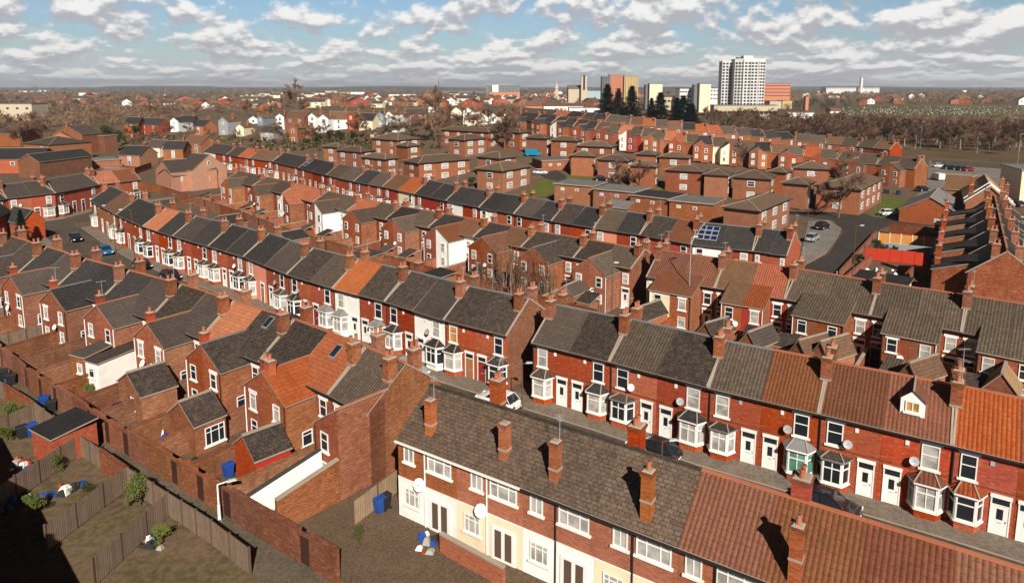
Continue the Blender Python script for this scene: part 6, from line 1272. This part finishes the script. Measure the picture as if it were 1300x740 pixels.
# Victorian houses between the terraces and the woods
VH = [(278,293,148,172,'grey_render','roof_brown','grey rendered house with brown roof'), (300,311,157,174,'cream_render','roof_brown','cream bay fronted rear wing'), (316,327,147,158,'white_render','roof_brown','white gable above the cream wing'), (327,336,146,160,'blue_render','roof_brown','pale blue flank beside the white gable'),
    (331,349,160,179,'grey_render','roof_grey','grey rendered pair with brown wing roof'), (351,361,144,170,'white_render','roof_brown','narrow white house with tall chimney'), (363,391,141,168,'brick_flat','roof_brown','brick house with long brown roof and red chimneys'), (367,379,158,182,'brick_flat','roof_brown','orange brick rear wing'), (380,395,160,178,'brick_red','roof_brown','dark brick rear wing with two windows'),
    (392,404,143,168,'white_render','roof_brown','white sloping gable house'), (405,418,145,169,'white_render','roof_brown','white gabled house with one attic window'), (419,441,142,166,'white_render','roof_brown','white house under a wide brown roof'), (441,452,142,166,'brick_red','roof_brown','brick gable with tall chimney'), (456,474,144,166,'cream_render','roof_slate','cream gable with tiny attic window'),
    (475,490,142,162,'blue_render','roof_grey','blue grey gabled house'), (490,500,141,163,'white_render','roof_brown','white gable next to the blue grey house'), (500,513,142,160,'cream_render','roof_brown','cream house next to the small evergreen'), (513,541,138,157,'brick_orange','roof_grey','orange brick houses with slate roofs'), (544,551,134,143,'white_render','roof_grey','little white gable on the hillside'), (541,566,146,164,'brick_brown','roof_brown','brown gabled house half hidden by a tree'),
    (572,586,136,150,'cream_render','roof_grey','pale yellow gable behind the bare trees'), (588,602,136,158,'white_render','roof_brown','white terrace end beside the pale yellow gable'), (593,610,146,160,'cream_render','roof_brown','cream rear wing of the white terrace'), (606,620,144,158,'white_render','roof_brown','white rear wing, second along the white terrace'), (621,632,143,157,'white_render','roof_brown','white rear wing, third along the white terrace'), (632,644,142,156,'white_render','roof_grey','white rear wing, fourth along the white terrace'),
    (160,176,149,176,'brick_red','roof_slate','red brick gable with three stacked white windows'), (177,209,150,172,'brick_red','roof_slate','slate roofed brick house beside the red gable'), (217,228,149,168,'white_render','roof_slate','white gable with dark slate roof'), (229,245,147,168,'grey_render','roof_slate','dark slate roofed grey house'), (246,262,152,172,'brick_orange','roof_slate','brick house below the slate roofs'),
    (186,206,178,200,'cream_render','roof_grey','pale house behind the pink gables'), (208,232,180,204,'brick_flat','roof_slate','brick house with white gable trim'), (232,262,172,196,'brick_flat','roof_brown','long brown roofed brick house'), (152,182,186,212,'brick_pink','roof_slate','pink brick house with blue mural'), (126,150,216,232,'brick_flat','roof_shed','brick garage beside the side street'), (470,486,166,176,'cream_render','roof_grey','low cream bungalow before the blue grey house'), (486,507,160,172,'white_render','roof_grey','white house with conservatory near the small evergreen')]
for i, (x0, x1, yt, yb, wl, rf, lb) in enumerate(VH):
    a = GT(x0, yb); d = a.y; b = a + Vector(((x1 - x0) / FPX * d, 0, 0)); H_ = CH + (YH - yt) / FPX * d - a.z; w = b.x - a.x; ang = (-.35, -.2, .1)[i % 3]
    b = Vector((a.x + w * math.cos(ang), a.y + w * math.sin(ang), a.z)); ax = 'y' if (x1 - x0) < 16 else 'x'; rise = min(H_ * .4, w * .35 if ax == 'y' else 3.2)
    wn = []
    nc = max(1, int(w / 4.5))
    for k in range(nc):
        for z in (.8, H_ - rise - 1.9): wn.append(('f', (k + .5) / nc, max(z, .8), 1.2, 1.5, rnd.choice([N_, Dk])))
    block('detached_house' if wl != 'brick_brown' else 'detached_house', lb, 'house', a, b, 9, H_ - rise, H_, roof='gable', axis=ax, wallm=wl, roofm=rf, wins=wn, group='houses below the woods', chs=[(.85, .5, H_ - rise, H_ + 1.2, 2)], det=0)
# scattered far houses: a few kinds, copied
protos = []
for i, (wl, rf, lab) in enumerate([('white_render','roof_brown','tiny white walled house in the far built-up distance'), ('brick_flat','roof_brown','tiny brown roofed brick house in the far built-up distance'), ('brick_orange','roof_grey','tiny orange brick house with grey roof in the far distance'), ('cream_render','roof_grey','tiny cream house with grey roof in the far distance'), ('brick_red','roof_slate','tiny dark roofed brick house in the far built-up distance')]):
    a = G(640 + i * 22, 128); b = a + Vector((9 + 2 * i, 0, 0)); protos.append(block('far_house', lab, 'house', a, b, 8, 5, 8, roof='gable', axis='x' if i % 2 else 'y', wallm=wl, roofm=rf, wins=[('f', .25, 3, 1.6, 1.4, Dk), ('f', .72, 3, 1.6, 1.4, Dk)], group='small houses in the far distance', chs=[(.9, .5, 6, 9, 1)], det=0))
areas = [(630,765,119,138,60), (-40,330,118,136,24), (330,640,122,137,62), (140,330,134,141,14), (1080,1310,124,134,24), (800,910,121,133,14), (985,1060,118,128,10)]
for (x0, x1, y0, y1, n) in areas:
    for _ in range(n):
        P = G(r3.uniform(x0, x1), r3.uniform(y0, y1)); c = copy_tree(r3.choice(protos[:5])); c.location = P; c.rotation_euler = (0, 0, r3.choice((-.6, -.3, .2, .9)) + r3.uniform(-.1, .1)); s = r3.uniform(.95, 1.6); c.scale = (s, s, s)

# gardens between the terraces and the woods: bare trees, bushes, sheds
spots = [(165,182),(182,186),(198,180),(214,176),(240,178),(262,182),(300,184),(322,186),(356,186),(396,186),(412,178),(455,176),(462,182),(478,184),(494,176),(556,170),(572,166),(590,164),(606,164),(622,164),(640,166),(652,164),(668,168),(560,190),(250,190),(175,196),(600,176),(648,178),(655,186),(700,172),(725,176),(740,172),(640,150),(652,146),(556,158),(530,168),(345,150),(315,148),(280,150),(250,148),(212,150),(190,148)]
for i, (x, y) in enumerate(spots):
    k = 'bare'; tree((k, r3.choice((1, 2, 6))), GT(x, y), 'small bare garden tree among the houses behind the terraces', 'bare garden trees behind the terraces', r3.uniform(.55, 1.0), r3.uniform(0, 6))
m = MB()
for _ in range(420):
    x, y = r3.choice([(r3.uniform(150, 560), r3.uniform(172, 190)), (r3.uniform(330, 480), r3.uniform(178, 194)), (r3.uniform(560, 660), r3.uniform(162, 172))]); P = GT(x, y); hh = r3.uniform(.8, 2.4); rr = hh * .7
    for _ in range(16):
        v = Vector((r3.gauss(0, 1), r3.gauss(0, 1), r3.gauss(0, 1))).normalized() * r3.uniform(.5, 1); c = P + Vector((v.x * rr, v.y * rr, hh * .5 + v.z * hh * .5)); a = Vector((r3.uniform(-1, 1), r3.uniform(-1, 1), r3.uniform(-.2, 1))).normalized() * r3.uniform(.3, .7); b = a.orthogonal().normalized() * .3
        m.poly([c - a, c + b, c + a, c - b], r3.choice(['leaf', 'twig', 'wood_mass', 'wood_green', 'leaf']))
tag(part('undergrowth', m, None), kind='stuff')
# ---------------------------------------------------------------- air
hzm = bpy.data.materials.new('haze_air'); hzm.use_nodes = True; nt = hzm.node_tree
for q in list(nt.nodes): nt.nodes.remove(q)
ho = nt.nodes.new('ShaderNodeOutputMaterial'); pv = nt.nodes.new('ShaderNodeVolumePrincipled'); nt.links.new(pv.outputs[0], ho.inputs['Volume'])
pv.inputs['Color'].default_value = (0.80, 0.87, 0.97, 1); pv.inputs['Density'].default_value = 0.00009; pv.inputs['Anisotropy'].default_value = 0.2
hb = MB(); MATS['haze_air'] = hzm; hb.box(-13000, 13000, -300, 20400, -1.3, 150, 'haze_air')
tag(part('haze', hb, None), kind='stuff')
